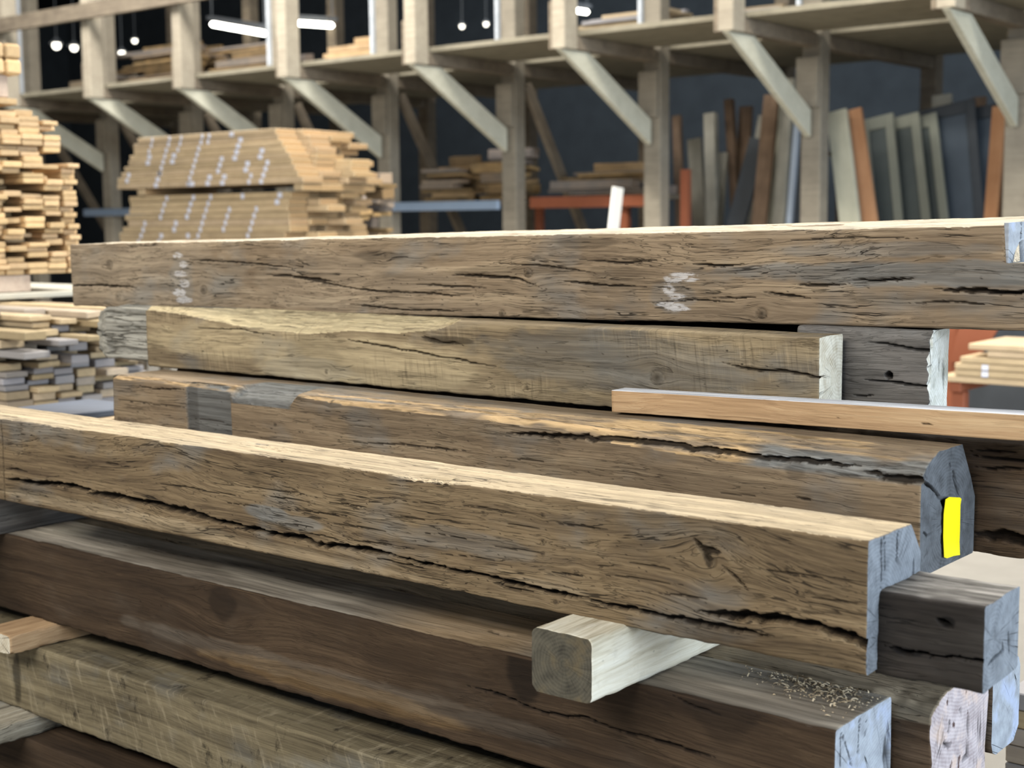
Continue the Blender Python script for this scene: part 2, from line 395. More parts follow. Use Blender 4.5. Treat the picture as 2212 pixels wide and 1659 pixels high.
        for e in (0, 1):
            outer = verts[(0 if e == 0 else nx * m):][:m]
            cen = outer.mean(0); last = np.arange(m) + (0 if e == 0 else nx * m)
            sgn = -1 if e == 0 else 1
            nr = capn if e == 1 else 2
            for k in range(1, nr + 1):
                f = 1 - k / nr * .97
                ringv = cen + (outer - cen) * f
                dd = np.zeros(m); dk = np.zeros(m); tn = np.zeros(m)
                if e == 1:
                    nn = fbm(ringv[:, 1] * 60, ringv[:, 2] * 60, seed + 80, 3) - .5
                    dd = nn * .004 * (k > 1)
                    for (pts, w) in endcracks:
                        P = np.array(pts); best = np.full(m, 9.)
                        for i in range(len(P) - 1):
                            ab = P[i + 1] - P[i]; ap = ringv[:, 1:3] - P[i]
                            t = np.clip((ap @ ab) / (ab @ ab), 0, 1)
                            best = np.minimum(best, np.linalg.norm(ap - t[:, None] * ab, axis=1))
                        pr = np.clip(1 - best / w, 0, 1); dk = np.maximum(dk, sst(0, .5, pr)); dd -= pr * .012
                    if endfn: dd, dk, tn = endfn(ringv, dd, dk, tn)
                ringv = ringv.copy(); ringv[:, 0] += sgn * dd
                V.append(ringv); cur = base + np.arange(m); base += m
                nxt = (np.arange(m) + 1) % m
                q = np.stack([last, last[nxt], cur[nxt], cur], -1)
                if e == 1: q = q[:, ::-1]
                q = q[:, ::-1] if False else q
                Q.append(q); midx.append(np.ones(m, int)); last = cur
                for kk in attrs: attrs[kk].append(dk if kk == 'dark' else (tn if kk == 'tan' else np.zeros(m)))
            Q.append(None); midx.append(last[::-1] if e == 1 else last)   # closing n-gon
        verts = np.concatenate(V)
        me = bpy.data.meshes.new(name)
        qs = [q for q in Q if q is not None]; ng = [mi for q, mi in zip(Q, midx) if q is None]; mi = [a for q, a in zip(Q, midx) if q is not None]
        qa = np.concatenate(qs); ma = np.concatenate(mi + [np.array([1, 1])])
        loops = np.concatenate([qa.reshape(-1)] + ng)
        starts = np.concatenate([np.arange(len(qa)) * 4, [len(qa) * 4, len(qa) * 4 + m]])
        me.vertices.add(len(verts)); me.vertices.foreach_set('co', verts.astype(np.float32).reshape(-1))
        me.loops.add(len(loops)); me.loops.foreach_set('vertex_index', loops.astype(np.int32))
        me.polygons.add(len(starts)); me.polygons.foreach_set('loop_start', starts.astype(np.int32))
        me.update(calc_edges=True)
        me.polygons.foreach_set('material_index', ma.astype(np.int32))
        sm = np.ones(len(starts), bool); sm[len(qs[0]):] = False
        me.polygons.foreach_set('use_smooth', sm)
        for k, v in attrs.items():
            arr = np.concatenate(v)
            if arr.max() > 0 or arr.min() < 0:
                at_ = me.attributes.new(k, 'FLOAT', 'POINT'); at_.data.foreach_set('value', arr.astype(np.float32))
        me.validate()
        o = bpy.data.objects.new(name, me); COL.objects.link(o)
        for mm in mats: me.materials.append(mm)
        if parent is not None:
            o.parent = parent
        else: o.matrix_world = s.mw
        return o

# simple bevelled box
def box_me(name, lx, ly, lz, bev=.003, mat=None, org=(0, 0, 0), jit=0., segs=1, cut=0, seed=1):
    bm = bmesh.new(); bmesh.ops.create_cube(bm, size=1)
    for v in bm.verts: v.co = Vector((v.co.x * lx, v.co.y * ly, v.co.z * lz)) + Vector(org)
    if cut:
        bmesh.ops.subdivide_edges(bm, edges=[e for e in bm.edges if abs(e.verts[0].co.x - e.verts[1].co.x) > .5 * lx], cuts=cut)
    if jit:
        q = random.Random(seed)
        for v in bm.verts: v.co += Vector((q.uniform(-1, 1), q.uniform(-1, 1), q.uniform(-1, 1))) * jit
    if bev: bmesh.ops.bevel(bm, geom=bm.edges[:], offset=bev, segments=segs, affect='EDGES')
    me = bpy.data.meshes.new(name); bm.to_mesh(me); bm.free()
    if mat: me.materials.append(mat)
    return me
def bar_me(name, a, b, w, h, mat, upv=(0, 0, 1), bev=.006):
    """bar from a to b; w across, h along upv"""
    a = Vector(a); b = Vector(b); ex = (b - a); L = ex.length; ex.normalize()
    ey = Vector(upv).cross(ex).normalized(); ez = ex.cross(ey)
    me = box_me(name, L, w, h, bev, mat, (L / 2, 0, 0), 0.0, cut=6)
    return me, Matrix(((ex.x, ey.x, ez.x, a.x), (ex.y, ey.y, ez.y, a.y), (ex.z, ey.z, ez.z, a.z), (0, 0, 0, 1)))
def bar(name, a, b, w, h, mat, upv=(0, 0, 1), bev=.006, parent=None):
    me, mw = bar_me(name, a, b, w, h, mat, upv, bev)
    o = bpy.data.objects.new(name, me); COL.objects.link(o)
    if parent is not None:
        o.parent = parent; o.matrix_parent_inverse = Matrix.Translation(-Vector(parent.location))
    o.matrix_world = mw if parent is None else mw
    if parent is not None: o.matrix_basis = mw
    return o
def box(name, x0, x1, y0, y1, z0, z1, mat, bev=.004, parent=None, jit=0.):
    lx, ly, lz = x1 - x0, y1 - y0, z1 - z0
    me = box_me(name, lx, ly, lz, bev, mat, (0, 0, 0), jit)
    o = bpy.data.objects.new(name, me); COL.objects.link(o)
    o.location = ((x0 + x1) / 2, (y0 + y1) / 2, (z0 + z1) / 2)
    if parent is not None:
        o.parent = parent; o.matrix_parent_inverse = Matrix.Translation(-Vector(parent.location))
    return o
# ------------------------------------------------------------------ the timbers in front
mat_top = old_wood('wood_top_timber', (84, 70, 55), (136, 118, 95), (168, 149, 121), 0, 1., 0, .3, tanc=(220, 208, 184))
mat_second = old_wood('wood_second_timber', (94, 80, 62), (140, 124, 97), (170, 153, 121), 13, .45, .45, .8, tanc=(222, 204, 162))
mat_third = old_wood('wood_third_timber', (84, 71, 56), (126, 109, 87), (152, 135, 109), 27, .6, 0, .25, tanc=(190, 160, 116))
mat_front = old_wood('wood_front_timber', (72, 59, 44), (114, 97, 73), (140, 122, 94), 41, .95, 0, .15, fine=1.25, tanc=(202, 184, 152))
mat_lower = old_wood('wood_lower_timber', (40, 30, 21), (60, 47, 34), (84, 68, 51), 55, .25, 0, .1, greyc=(150, 143, 130), film=.05)
mat_mould = old_wood('wood_mouldy_timber', (64, 56, 42), (110, 100, 78), (140, 129, 102), 63, .1, 0, .5, mould=.9)
mat_grey = old_wood('wood_grey_timber', (66, 63, 60), (102, 98, 93), (130, 125, 119), 71, .4, 0, .2)
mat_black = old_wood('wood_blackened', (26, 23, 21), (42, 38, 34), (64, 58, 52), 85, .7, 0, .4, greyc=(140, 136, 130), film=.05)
mat_brown = old_wood('wood_dark_brown', (54, 42, 32), (82, 66, 50), (108, 90, 72), 93, .8, 0, .2, tanc=(190, 174, 146), film=.2)
mat_weather = old_wood('wood_weathered_grey', (96, 88, 74), (150, 142, 124), (190, 184, 166), 101, 1., 0, .4, greyc=(160, 158, 148))
mat_fir = old_wood('wood_fir_board', (140, 112, 82), (176, 145, 109), (200, 172, 134), 111, .12, 0, .15, greyc=(226, 228, 232), fine=1.4, film=0.)
mat_block = old_wood('wood_pale_block', (150, 138, 112), (206, 198, 176), (232, 228, 212), 121, .05, 0, .3, mould=.15, greyc=(200, 204, 206))
end_a = end_grain('end_grain_grey', (126, 131, 136), (88, 92, 96), 1, (.05, .09))
end_b = end_grain('end_grain_pale', (158, 164, 170), (122, 126, 132), 4, (.3, -.1), .9, tint=(160, 172, 200))
end_c = end_grain('end_grain_rotten', (184, 174, 174), (132, 120, 120), 8, (.2, .5), .7, .9, tint=(196, 170, 150))
end_d = end_grain('end_grain_old', (92, 95, 98), (54, 55, 56), 12, (.15, .1), .6)
end_w = end_grain('end_grain_whitewashed', (222, 222, 214), (170, 168, 150), 17, (.3, .3), .5, .35, tint=(120, 118, 96))
end_y = end_grain('end_grain_cream', (206, 200, 182), (160, 146, 120), 20, (.1, .1), .5)
end_mud_shaded = end_grain('end_grain_muddy_shaded', (88, 84, 72), (48, 46, 40), 24, (.07, .07), .2, tint=(98, 86, 62))  # coloured darker for an end that faces away from the light

def tim(pL, pR, H, Wd):     # corners: bottom left / bottom right of the front face
    return Timber(pL, pR, H, Wd)

# ---- T : the top timber
zt = lambda X: 1.777 + (X + 4.915) * .0142
T = tim((-4.832, 3.215, zt(-4.832) - .24), (-.75, 3.14, zt(-.75) - .24), .24, .24)
fx = lambda t, pts: [t.front(*p) for p in pts]
cr = [(fx(T, [(572, 593), (640, 598), (735, 610)]), .0035, .012), (fx(T, [(640, 600), (760, 622), (860, 634)]), .003, .01),
      (fx(T, [(968, 594), (1050, 597), (1120, 603), (1174, 624)]), .0035, .012), (fx(T, [(145, 617), (200, 616), (300, 620)]), .0045, .014),
      (fx(T, [(1490, 572), (1560, 575), (1620, 571)]), .0035, .012), (fx(T, [(1830, 603), (1900, 606), (1985, 602)]), .0035, .014),
      (fx(T, [(1710, 615), (1780, 617), (1840, 611)]), .003, .01), (fx(T, [(2012, 622), (2090, 628), (2150, 630), (2212, 632), (2300, 636)]), .0055, .02),
      (fx(T, [(1640, 630), (1700, 638), (1760, 646)]), .003, .01), (fx(T, [(1540, 643), (1590, 645), (1645, 641)]), .003, .01),
      (fx(T, [(820, 628), (900, 632), (1000, 640)]), .003, .01), (fx(T, [(1200, 605), (1300, 616), (1400, 620)]), .003, .01),
      (fx(T, [(1060, 570), (1180, 574), (1290, 590)]), .0025, .008), (fx(T, [(400, 560), (520, 566), (640, 580)]), .0025, .009),
      (fx(T, [(740, 655), (860, 668), (1000, 672)]), .003, .009), (fx(T, [(1960, 655), (2060, 650), (2150, 662)]), .0025, .008),
      (fx(T, [(1400, 655), (1500, 648), (1600, 655)]), .0025, .008), (fx(T, [(1700, 520), (1850, 512), (2000, 515)]), .002, .006),
      (fx(T, [(1250, 560), (1350, 568), (1440, 560)]), .0025, .008), (fx(T, [(880, 612), (960, 618), (1060, 622)]), .0028, .009)]
def kn(t, px, py, r, s=1.): a = t.front(px, py); return (a[0], a[1], r, s)
kn_T = [kn(T, 237, 572, .016, .8), kn(T, 255, 640, .014, .6), kn(T, 440, 626, .014, .8), kn(T, 1142, 589, .0125), kn(T, 832, 551, .006), kn(T, 1085, 677, .009), kn(T, 1646, 677, .012)]
def stn(t, k, px, py, rx, rz, s): a = t.front(px, py); return (k, a[0], a[1], rx, rz, s)
st_T = [stn(T, 'paint', 385, 552, .03, .012, .8), stn(T, 'paint', 396, 572, .026, .014, .8), stn(T, 'paint', 390, 592, .04, .014, .75), stn(T, 'paint', 398, 612, .03, .016, .75), stn(T, 'paint', 386, 632, .04, .014, .95), stn(T, 'paint', 396, 648, .048, .012, 1.),
        stn(T, 'grey', 392, 600, .07, .09, .4), stn(T, 'paint', 1478, 594, .04, .007, .9), stn(T, 'paint', 1452, 606, .035, .012, .75), stn(T, 'paint', 1475, 604, .05, .007, .9), stn(T, 'paint', 1446, 626, .022, .014, .8), stn(T, 'paint', 1462, 642, .03, .012, .65),
        stn(T, 'paint', 1450, 658, .045, .007, .9), stn(T, 'paint', 1468, 666, .04, .008, 1.), stn(T, 'grey', 1458, 635, .07, .05, .4),
        stn(T, 'dark', 1270, 525, .12, .016, .45), stn(T, 'dark', 1340, 590, .14, .02, .35), stn(T, 'dark', 820, 552, .13, .014, .5), stn(T, 'dark', 1100, 585, .22, .016, .4), stn(T, 'grey', 1980, 590, .5, .03, .7),
        stn(T, 'tan', 300, 600, .7, .14, .16), stn(T, 'tan', 750, 610, .5, .1, .1), stn(T, 'dark', 2000, 650, .25, .015, .3), stn(T, 'grey', 1900, 540, .3, .02, .4)]  # broad tan patches paint the left of the face brighter, as if lit
xn, _ = T.front(2172, 500)
def rolltop(XX, Y, Z, A):
    A['tan'] = np.maximum(A['tan'], ((Z > .2385) & (Y > .004)) * .85)  # top tinted cream, light from above put into the colour
    f = np.clip(XX / 4, 0, 1); Z = Z + (Z / .24) * (Y / .24) * (.004 + .02 * f); return XX, Y, Z
def tpost(XX, Y, Z, A):
    XX, Y, Z = rolltop(XX, Y, Z, A)
    cut = (XX > xn) & (Z > .158); Z = np.where(cut, .158 + (fbm(XX * 30, Y * 60, 4, 2) - .5) * .002, Z)
    return XX, Y, Z
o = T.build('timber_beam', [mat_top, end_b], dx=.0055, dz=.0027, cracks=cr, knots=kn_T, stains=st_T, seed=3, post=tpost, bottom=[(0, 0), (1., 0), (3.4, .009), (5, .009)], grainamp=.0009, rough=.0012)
tag(o, 'long squared timber on top of the front stack, dense checks, knots and two white chalk smears', 'beam')
T_obj = o
sh = Timber(tuple(T.P0 + T.R @ np.array([xn - .004, 0.002, .156])), tuple(T.P0 + T.R @ np.array([xn + .0075, 0.002, .156])), .092, .236)
so_ = sh.build('tenon_shoulder', [end_b, end_b], dx=.003, dz=.004, r=.003, seed=6, capn=12, rough=.0004, endcracks=[([(.06, .0), (.075, .045), (.07, .09)], .002)])
so_.parent = T_obj; so_.matrix_basis = T_obj.matrix_world.inverted() @ sh.mw; so_['label'] = 'pale sawn shoulder where the timber is cut down'

# ---- B2 : second timber
zb = lambda X: 1.3625 + (X + 4.14) * .003
B2 = tim((-4.42, 3.02, zb(-4.42)), (-1.530, 2.993, zb(-1.53)), .208, .115)
xa, _ = B2.front(318, 740)
def chx(px): return B2.front(px, 700)[0]
ch = [(chx(300), .02, .01), (chx(400), .06, .022), (chx(480), .09, .042), (chx(561), .11, .058), (chx(670), .115, .062), (chx(751), .11, .046), (chx(860), .1, .044), (chx(940), .08, .03), (chx(985), .03, .006), (chx(1800), .01, .004)]
B2.ch_tan = .95; B2.ch_floor = .75; B2.ch_p = 1.1
cr = [(fx(B2, [(740, 732), (830, 748), (920, 765), (980, 775), (1080, 792)]), .0035, .01), (fx(B2, [(1552, 782), (1620, 797), (1700, 802), (1767, 815)]), .0032, .012),
      (fx(B2, [(905, 728), (950, 738), (1000, 745)]), .006, .012), (fx(B2, [(420, 708), (520, 712), (600, 725)]), .0025, .006)]
st2 = [stn(B2, 'dark', 960, 735, .1, .012, .75), stn(B2, 'dark', 1300, 800, .45, .12, .3), stn(B2, 'dark', 1620, 790, .3, .1, .2), stn(B2, 'grey', 1330, 780, .45, .08, .45), stn(B2, 'dark', 1500, 745, .4, .02, .2),
       stn(B2, 'tan', 780, 790, .5, .08, .35), stn(B2, 'tan', 500, 740, .5, .06, .3), stn(B2, 'dark', 680, 765, .13, .05, .22), stn(B2, 'grey', 660, 800, .2, .04, .4)]
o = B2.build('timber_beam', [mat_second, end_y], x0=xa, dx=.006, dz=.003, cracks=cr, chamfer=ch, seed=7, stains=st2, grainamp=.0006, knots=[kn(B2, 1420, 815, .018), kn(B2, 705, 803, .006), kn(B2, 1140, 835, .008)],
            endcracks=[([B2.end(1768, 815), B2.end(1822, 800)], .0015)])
tag(o, 'tan timber with wavy waned top edge, saw marks and a shaggy grey tenon, second from the top', 'beam')
def shag(XX, Y, Z, A):
    t = np.clip((xa - XX) / xa, 0, 1)
    e = sst(.75, 1., t) * .016
    Z = Z + (Z < .1) * e * 1.4 - (Z > .1) * e; Y = Y + (Y < .07) * e
    A['grey'] = np.maximum(A['grey'], .85); XX = XX + (1 - t * 0) * (fbm(Y * 60, Z * 60, 4, 3) - .5) * .05 * sst(.7, 1, t)
    return XX, Y, Z
B2.build('tenon', [mat_weather, mat_weather], x0=0, x1=xa, z0=.012, z1=.201, y0=.004, y1=.112, dx=.004, dz=.0028, groove=.008, seed=9, post=shag, rough=.003, r=.014, parent=o)

# ---- B4 : short grey timber with a bolt hole, behind the second
B4 = tim((-1.66, 3.13, 1.366), (-1.322, 3.128, 1.366), .2265, .11)
hx, hz = B4.front(1921, 811)
def hole(XX, Y, Z, A):
    q = np.sqrt((XX - hx) ** 2 + (Z - hz) ** 2) / .0085
    m = sst(1.15, .85, q) * (Y < .03); Y = Y + m * .05; A['dark'] = np.maximum(A['dark'], sst(1.3, .9, q) * .95)
    A['dark'] = np.maximum(A['dark'], .65 * np.exp(-((Z - hz) / .006) ** 2) * sst(hx - .09, hx, XX) * (XX < hx))
    ex = B4.L - XX; A['dark'] = np.maximum(A['dark'], 0); XX = XX + sst(.03, 0, ex) * (fbm(Z * 40, Y * 30, 5, 3) - .5) * .02
    return XX, Y, Z
cr = [(fx(B4, [(1860, 735), (1940, 748), (2016, 758)]), .003, .01), (fx(B4, [(1850, 818), (1930, 826), (2020, 836)]), .003, .01), (fx(B4, [(1838, 850), (1870, 855), (1895, 852)]), .003, .008)]
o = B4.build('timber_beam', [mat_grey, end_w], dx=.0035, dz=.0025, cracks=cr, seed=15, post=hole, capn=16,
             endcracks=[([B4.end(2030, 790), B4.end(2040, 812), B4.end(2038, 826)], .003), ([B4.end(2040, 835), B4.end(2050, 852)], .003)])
tag(o, 'grey timber with one round bolt hole and a whitewashed end, right of the second timber', 'beam')

# ---- N : thin fir board lying on the third timber
N = tim((-2.062, 2.915, 1.371), (-.8, 2.945, 1.391), .056, .062)
o = N.build('wooden_batten', [mat_fir, end_y], post=lambda XX, Y, Z, A: (A.__setitem__('grey', np.maximum(A['grey'], (Z > .0545) * 1.)), (XX, Y, Z))[1], dx=.006, dz=.0022, seed=19, r=.002, rough=.0004, grainamp=.0003, dyt=.004, chip=.1,  # top face coloured near white for the strong light on it
            cracks=[(fx(N, [(2092, 945), (2110, 947), (2125, 946)]), .0025, .006), (fx(N, [(1985, 914), (2000, 916), (2020, 917)]), .0018, .005)])
tag(o, 'thin orange-brown fir batten with clean straight grain lying on the third timber', 'batten')

# ---- B3 : third timber
B3 = tim((-3.932, 2.752, 1.112), (-1.174, 2.75, 1.112), .254, .292)
def bx(px): return B3.front(px, 860)[0]
ch = [(bx(242), .03, .012), (bx(420), .035, .014), (bx(498), .05, .018), (bx(506), .12, .046), (bx(622), .12, .042), (bx(640), .03, .008), (bx(740), .05, .018), (bx(1000), .09, .018), (bx(1180), .1, .026),
      (bx(1300), .12, .04), (bx(1500), .13, .052), (bx(1800), .12, .056), (bx(2000), .085, .058)]
B3.ch_tan = 1.
wx0, wx1 = bx(402), bx(497)
wx2 = bx(630)
def b3post(XX, Y, Z, A):
    # let-in housing: a shallow notch that kept its old grey face
    m = sst(wx0 - .004, wx0 + .004, XX) * sst(wx1 + .004, wx1 - .004, XX) * (Y < .03)
    Y = Y + m * .006; A['grey'] = np.maximum(A['grey'], m * .95); A['dark'] = np.maximum(A['dark'], m * .3)
    m1 = m * sst(wx0 + .06, wx0 + .045, XX); A['dark'] = np.maximum(A['dark'], m1 * .55)
    m2 = sst(wx1 - .02, wx1 + .02, XX) * sst(wx2, wx2 - .02, XX) * (Z > .205) * (Y < .15)
    A['grey'] = np.maximum(A['grey'], m2 * .95); A['tan'] = A['tan'] * (1 - m2); A['dark'] = np.maximum(A['dark'], m2 * .15)
    m3 = sst(bx(1580), bx(1640), XX) * sst(.19, .2, Z) * (Y < .1) * sst(.245, .228, Z + (fbm(XX * 9, Z * 5, 3, 2) - .5) * .03); A['grey'] = np.maximum(A['grey'], m3 * .9); A['tan'] = A['tan'] * (1 - m3)
    # rounded back corner
    a = .292 - Y; b = .254 - Z; t = np.clip(1 - (a / .08 + b / .12), 0, None); Y = Y - t * .06; Z = Z - t * .03
    return XX, Y, Z
cr = [(fx(B3, [(1087, 936), (1200, 941), (1290, 948), (1400, 958), (1500, 972), (1600, 985), (1700, 997), (1800, 1008), (1862, 1013)]), .0048, .02),
      (fx(B3, [(1855, 1020), (1900, 1032), (1940, 1036), (1993, 1039)]), .006, .022),
      (fx(B3, [(751, 955), (860, 960), (1011, 974)]), .0022, .007), (fx(B3, [(250, 862), (320, 872), (398, 880)]), .002, .006), (fx(B3, [(1100, 990), (1190, 998)]), .0022, .007),
      (fx(B3, [(1715, 1076), (1760, 1081)]), .0022, .006), (fx(B3, [(1550, 1065), (1640, 1072)]), .0018, .005), (fx(B3, [(285, 832), (330, 840), (400, 842)]), .003, .01), (fx(B3, [(420, 905), (480, 912)]), .002, .006)]
cye = [B3.end(1993, 1039), B3.end(2012, 1052), B3.end(2036, 1082), B3.end(2070, 1120), B3.end(2094, 1150)]
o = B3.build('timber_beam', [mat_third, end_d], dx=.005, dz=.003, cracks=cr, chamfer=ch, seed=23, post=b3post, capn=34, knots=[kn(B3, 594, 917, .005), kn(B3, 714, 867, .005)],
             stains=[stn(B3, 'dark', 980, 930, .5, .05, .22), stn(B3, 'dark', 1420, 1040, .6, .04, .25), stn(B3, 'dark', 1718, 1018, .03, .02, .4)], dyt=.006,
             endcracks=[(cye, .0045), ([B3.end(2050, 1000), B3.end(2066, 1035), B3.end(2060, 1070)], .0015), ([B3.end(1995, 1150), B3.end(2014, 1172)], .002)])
tag(o, 'thick timber with splintered golden top edge, grey notch at its left and yellow tape on its end', 'beam')
B3o = o
# yellow tape stuck on its end
pts = [(2037, 1078), (2045, 1073), (2068, 1074), (2071, 1077), (2069, 1090), (2068, 1140), (2067, 1170), (2068, 1198), (2055, 1200), (2040, 1205), (2034, 1203), (2032, 1160), (2033, 1110)]
bm = bmesh.new(); e2 = [B3.end(*p) for p in pts]
vs = [bm.verts.new((B3.L + .0052, y, z)) for y, z in e2]; f = bm.faces.new(vs)
r_ = bmesh.ops.extrude_face_region(bm, geom=[f])
for v in r_['geom']:
    if isinstance(v, bmesh.types.BMVert): v.co.x += .0008
bmesh.ops.recalc_face_normals(bm, faces=bm.faces)
me = bpy.data.meshes.new('tape_strip'); bm.to_mesh(me); bm.free()
mat_tape = flat('yellow_tape', (238, 220, 26), .45, 30, .03)
tp = link('tape_strip', me, [mat_tape], B3o); tp['label'] = 'short strip of bright yellow tape'

# ---- B5 : dark timber beyond the third one
B5 = tim((-4.0, 3.06, 1.106), (-.55, 3.065, 1.106), .254, .24)
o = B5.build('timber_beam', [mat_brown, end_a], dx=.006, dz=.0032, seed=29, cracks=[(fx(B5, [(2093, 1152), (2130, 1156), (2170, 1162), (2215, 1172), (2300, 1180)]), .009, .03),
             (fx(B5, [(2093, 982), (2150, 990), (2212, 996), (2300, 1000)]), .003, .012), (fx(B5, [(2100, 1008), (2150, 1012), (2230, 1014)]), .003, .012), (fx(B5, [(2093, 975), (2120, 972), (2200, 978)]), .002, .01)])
tag(o, 'dark brown cracked timber behind the taped one, running out of the picture at right', 'beam')

# ---- F : front timber
Ft = tim((-4.36, 2.33, 1.0215), (-1.108, 2.3680, 1.0215), .2475, .24)
bot = [(0, 0)]
for px, py in [(5, 1085), (200, 1128), (400, 1172), (560, 1202), (700, 1225), (900, 1262), (1100, 1305), (1200, 1331), (1321, 1356), (1450, 1380), (1563, 1405), (1640, 1426), (1750, 1450), (1890, 1470)]:
    a = Ft.front(px, py); bot.append((a[0], a[1]))
bot.append((9, bot[-1][1])); bot = [(a, max(-.004, min(.02, b))) for a, b in bot]
cr = [(fx(Ft, [(7, 1032), (29, 1039), (98, 1043), (163, 1052), (205, 1061)]), .0052, .03), (fx(Ft, [(185, 1066), (253, 1071), (307, 1086), (362, 1094), (416, 1108), (452, 1121), (506, 1132), (579, 1150), (651, 1164), (698, 1179), (800, 1190), (860, 1203)]), .0062, .03),
      (fx(Ft, [(250, 1066), (290, 1077), (330, 1085)]), .003, .012), (fx(Ft, [(500, 1139), (560, 1148), (610, 1156)]), .004, .02), (fx(Ft, [(640, 1150), (700, 1158), (760, 1180)]), .002, .008),
      (fx(Ft, [(830, 1193), (908, 1217), (999, 1235), (1097, 1258), (1198, 1280), (1270, 1295)]), .0058, .03), (fx(Ft, [(805, 1205), (860, 1216), (930, 1230)]), .003, .012), (fx(Ft, [(1050, 1255), (1110, 1272), (1160, 1280)]), .003, .012),
      (fx(Ft, [(1255, 1290), (1342, 1311), (1451, 1334), (1600, 1363), (1680, 1376)]), .0048, .022),
      (fx(Ft, [(1500, 1320), (1555, 1328), (1646, 1335), (1706, 1339), (1761, 1351), (1820, 1369), (1868, 1388), (1900, 1400)]), .0078, .04),
      (fx(Ft, [(1560, 1222), (1590, 1248), (1622, 1286)]), .003, .012), (fx(Ft, [(1497, 1160), (1515, 1186), (1530, 1205), (1540, 1208)]), .006, .02), (fx(Ft, [(1512, 1184), (1535, 1189), (1558, 1196)]), .005, .014),
      (fx(Ft, [(10, 1013), (35, 1015), (60, 1019)]), .0025, .01), (fx(Ft, [(220, 999), (250, 1002), (262, 1006)]), .0015, .006)]
cr += [(fx(Ft, [(a, b), (a + w / 2, b + w * .06), (a + w, b + w * .14)]), .0018, .007) for a, b, w in [(560, 1070, 120), (620, 1100, 150), (480, 1085, 110), (700, 1130, 140), (820, 1110, 120), (900, 1150, 160), (1060, 1180, 120),
       (740, 1165, 160), (600, 1130, 90), (950, 1195, 130), (1300, 1240, 180), (1350, 1215, 120), (1180, 1235, 100), (1420, 1280, 120), (980, 1090, 120), (340, 1045, 120), (430, 1060, 90), (1640, 1230, 150), (1200, 1130, 120), (520, 1050, 140), (860, 1080, 100), (1080, 1130, 90), (1750, 1290, 110), (700, 1085, 110)]]
kF = [kn(Ft, 375, 1072, .03, .0), kn(Ft, 1172, 1113, .0045), kn(Ft, 1172, 1168, .004), kn(Ft, 1173, 1196, .004), kn(Ft, 1527, 1200, .013, .0), kn(Ft, 1560, 1262, .03, .0), kn(Ft, 1245, 1238, .006, .8), kn(Ft, 1200, 1301, .005), kn(Ft, 1700, 1228, .004)]
sF = [stn(Ft, 'dark', 1527, 1195, .012, .02, .9), stn(Ft, 'dark', 1532, 1212, .009, .014, .9), stn(Ft, 'grey', 580, 1110, .1, .02, .7), stn(Ft, 'grey', 1000, 1170, .25, .03, .35), stn(Ft, 'grey', 640, 1130, .09, .02, .6), stn(Ft, 'tan', 1180, 1265, .1, .012, .35), stn(Ft, 'tan', 600, 1190, .5, .02, .2),
      stn(Ft, 'dark', 60, 1060, .5, .012, .25), stn(Ft, 'dark', 1640, 1390, .25, .03, .35), stn(Ft, 'dark', 1700, 1200, .4, .09, .18), stn(Ft, 'dark', 800, 1215, .6, .01, .2), stn(Ft, 'tan', 250, 1110, .6, .02, .3)]
kerf, _ = Ft.front(6, 1000)
def fpost(XX, Y, Z, A):
    m = np.exp(-((XX - kerf) / .003) ** 2) * (Y < .03); Y = Y + m * .004; A['dark'] = np.maximum(A['dark'], m * .7)
    A['tan'] = np.maximum(A['tan'], ((Z > .2455) & (Y > .004)) * .8)  # top tinted pale, its sunlight painted into the colour
    # splintered spot on the front top edge
    for px, wdt in ((890, .06), (940, .05)):
        cx = Ft.front(px, 1005)[0]; q = np.exp(-((XX - cx) / wdt) ** 2) * (Z > .225) * (Y < .04); Z = Z - q * (fbm(XX * 60, Y * 90, 9, 3)) * .012
    return XX, Y, Z
ec = lambda *p: [Ft.end(*q) for q in p]
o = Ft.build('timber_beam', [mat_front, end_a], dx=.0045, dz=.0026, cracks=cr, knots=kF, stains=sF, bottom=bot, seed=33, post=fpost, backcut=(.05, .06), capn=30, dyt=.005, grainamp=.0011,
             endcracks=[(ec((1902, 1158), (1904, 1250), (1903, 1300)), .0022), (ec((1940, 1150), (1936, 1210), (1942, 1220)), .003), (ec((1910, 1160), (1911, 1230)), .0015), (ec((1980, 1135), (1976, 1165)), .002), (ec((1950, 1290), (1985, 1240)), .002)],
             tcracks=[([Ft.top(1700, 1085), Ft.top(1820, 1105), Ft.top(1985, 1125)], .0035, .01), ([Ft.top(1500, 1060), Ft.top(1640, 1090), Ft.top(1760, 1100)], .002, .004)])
tag(o, 'big front timber with a long black split along its face and bright sunlit top', 'beam')
Fo = o
# its stub tenon
TN = tim((-1.112, 2.418, 1.008), (-.912, 2.425, 1.008), .158, .19)
o2 = TN.build('tenon', [mat_black, end_a], dx=.003, dz=.0025, seed=35, r=.006, rough=.002, capn=24, parent=None,
              cracks=[(fx(TN, [(1905, 1393), (1950, 1405), (2000, 1414), (2060, 1420), (2133, 1433)]), .004, .02), (fx(TN, [(2020, 1335), (2040, 1340), (2060, 1360)]), .007, .02), (fx(TN, [(1930, 1402), (1975, 1414)]), .006, .02)],
              stains=[stn(TN, 'dark', 2045, 1345, .014, .01, .9), stn(TN, 'dark', 1960, 1408, .03, .008, .9)], chamfer=[(0, .006, .005), (.25, .006, .005)], post=lambda XX, Y, Z, A: (A.__setitem__('grey', np.maximum(A['grey'], ((Z > .152) & (Y > .006)) * (.4 + .6 * sst(.4, .6, fbm(XX * 12, Y * 60, 3, 3))))), (XX, Y, Z))[1],
              endcracks=[([TN.end(2138, 1430), TN.end(2170, 1400), TN.end(2212, 1345)], .003), ([TN.end(2160, 1350), TN.end(2200, 1290)], .002)])
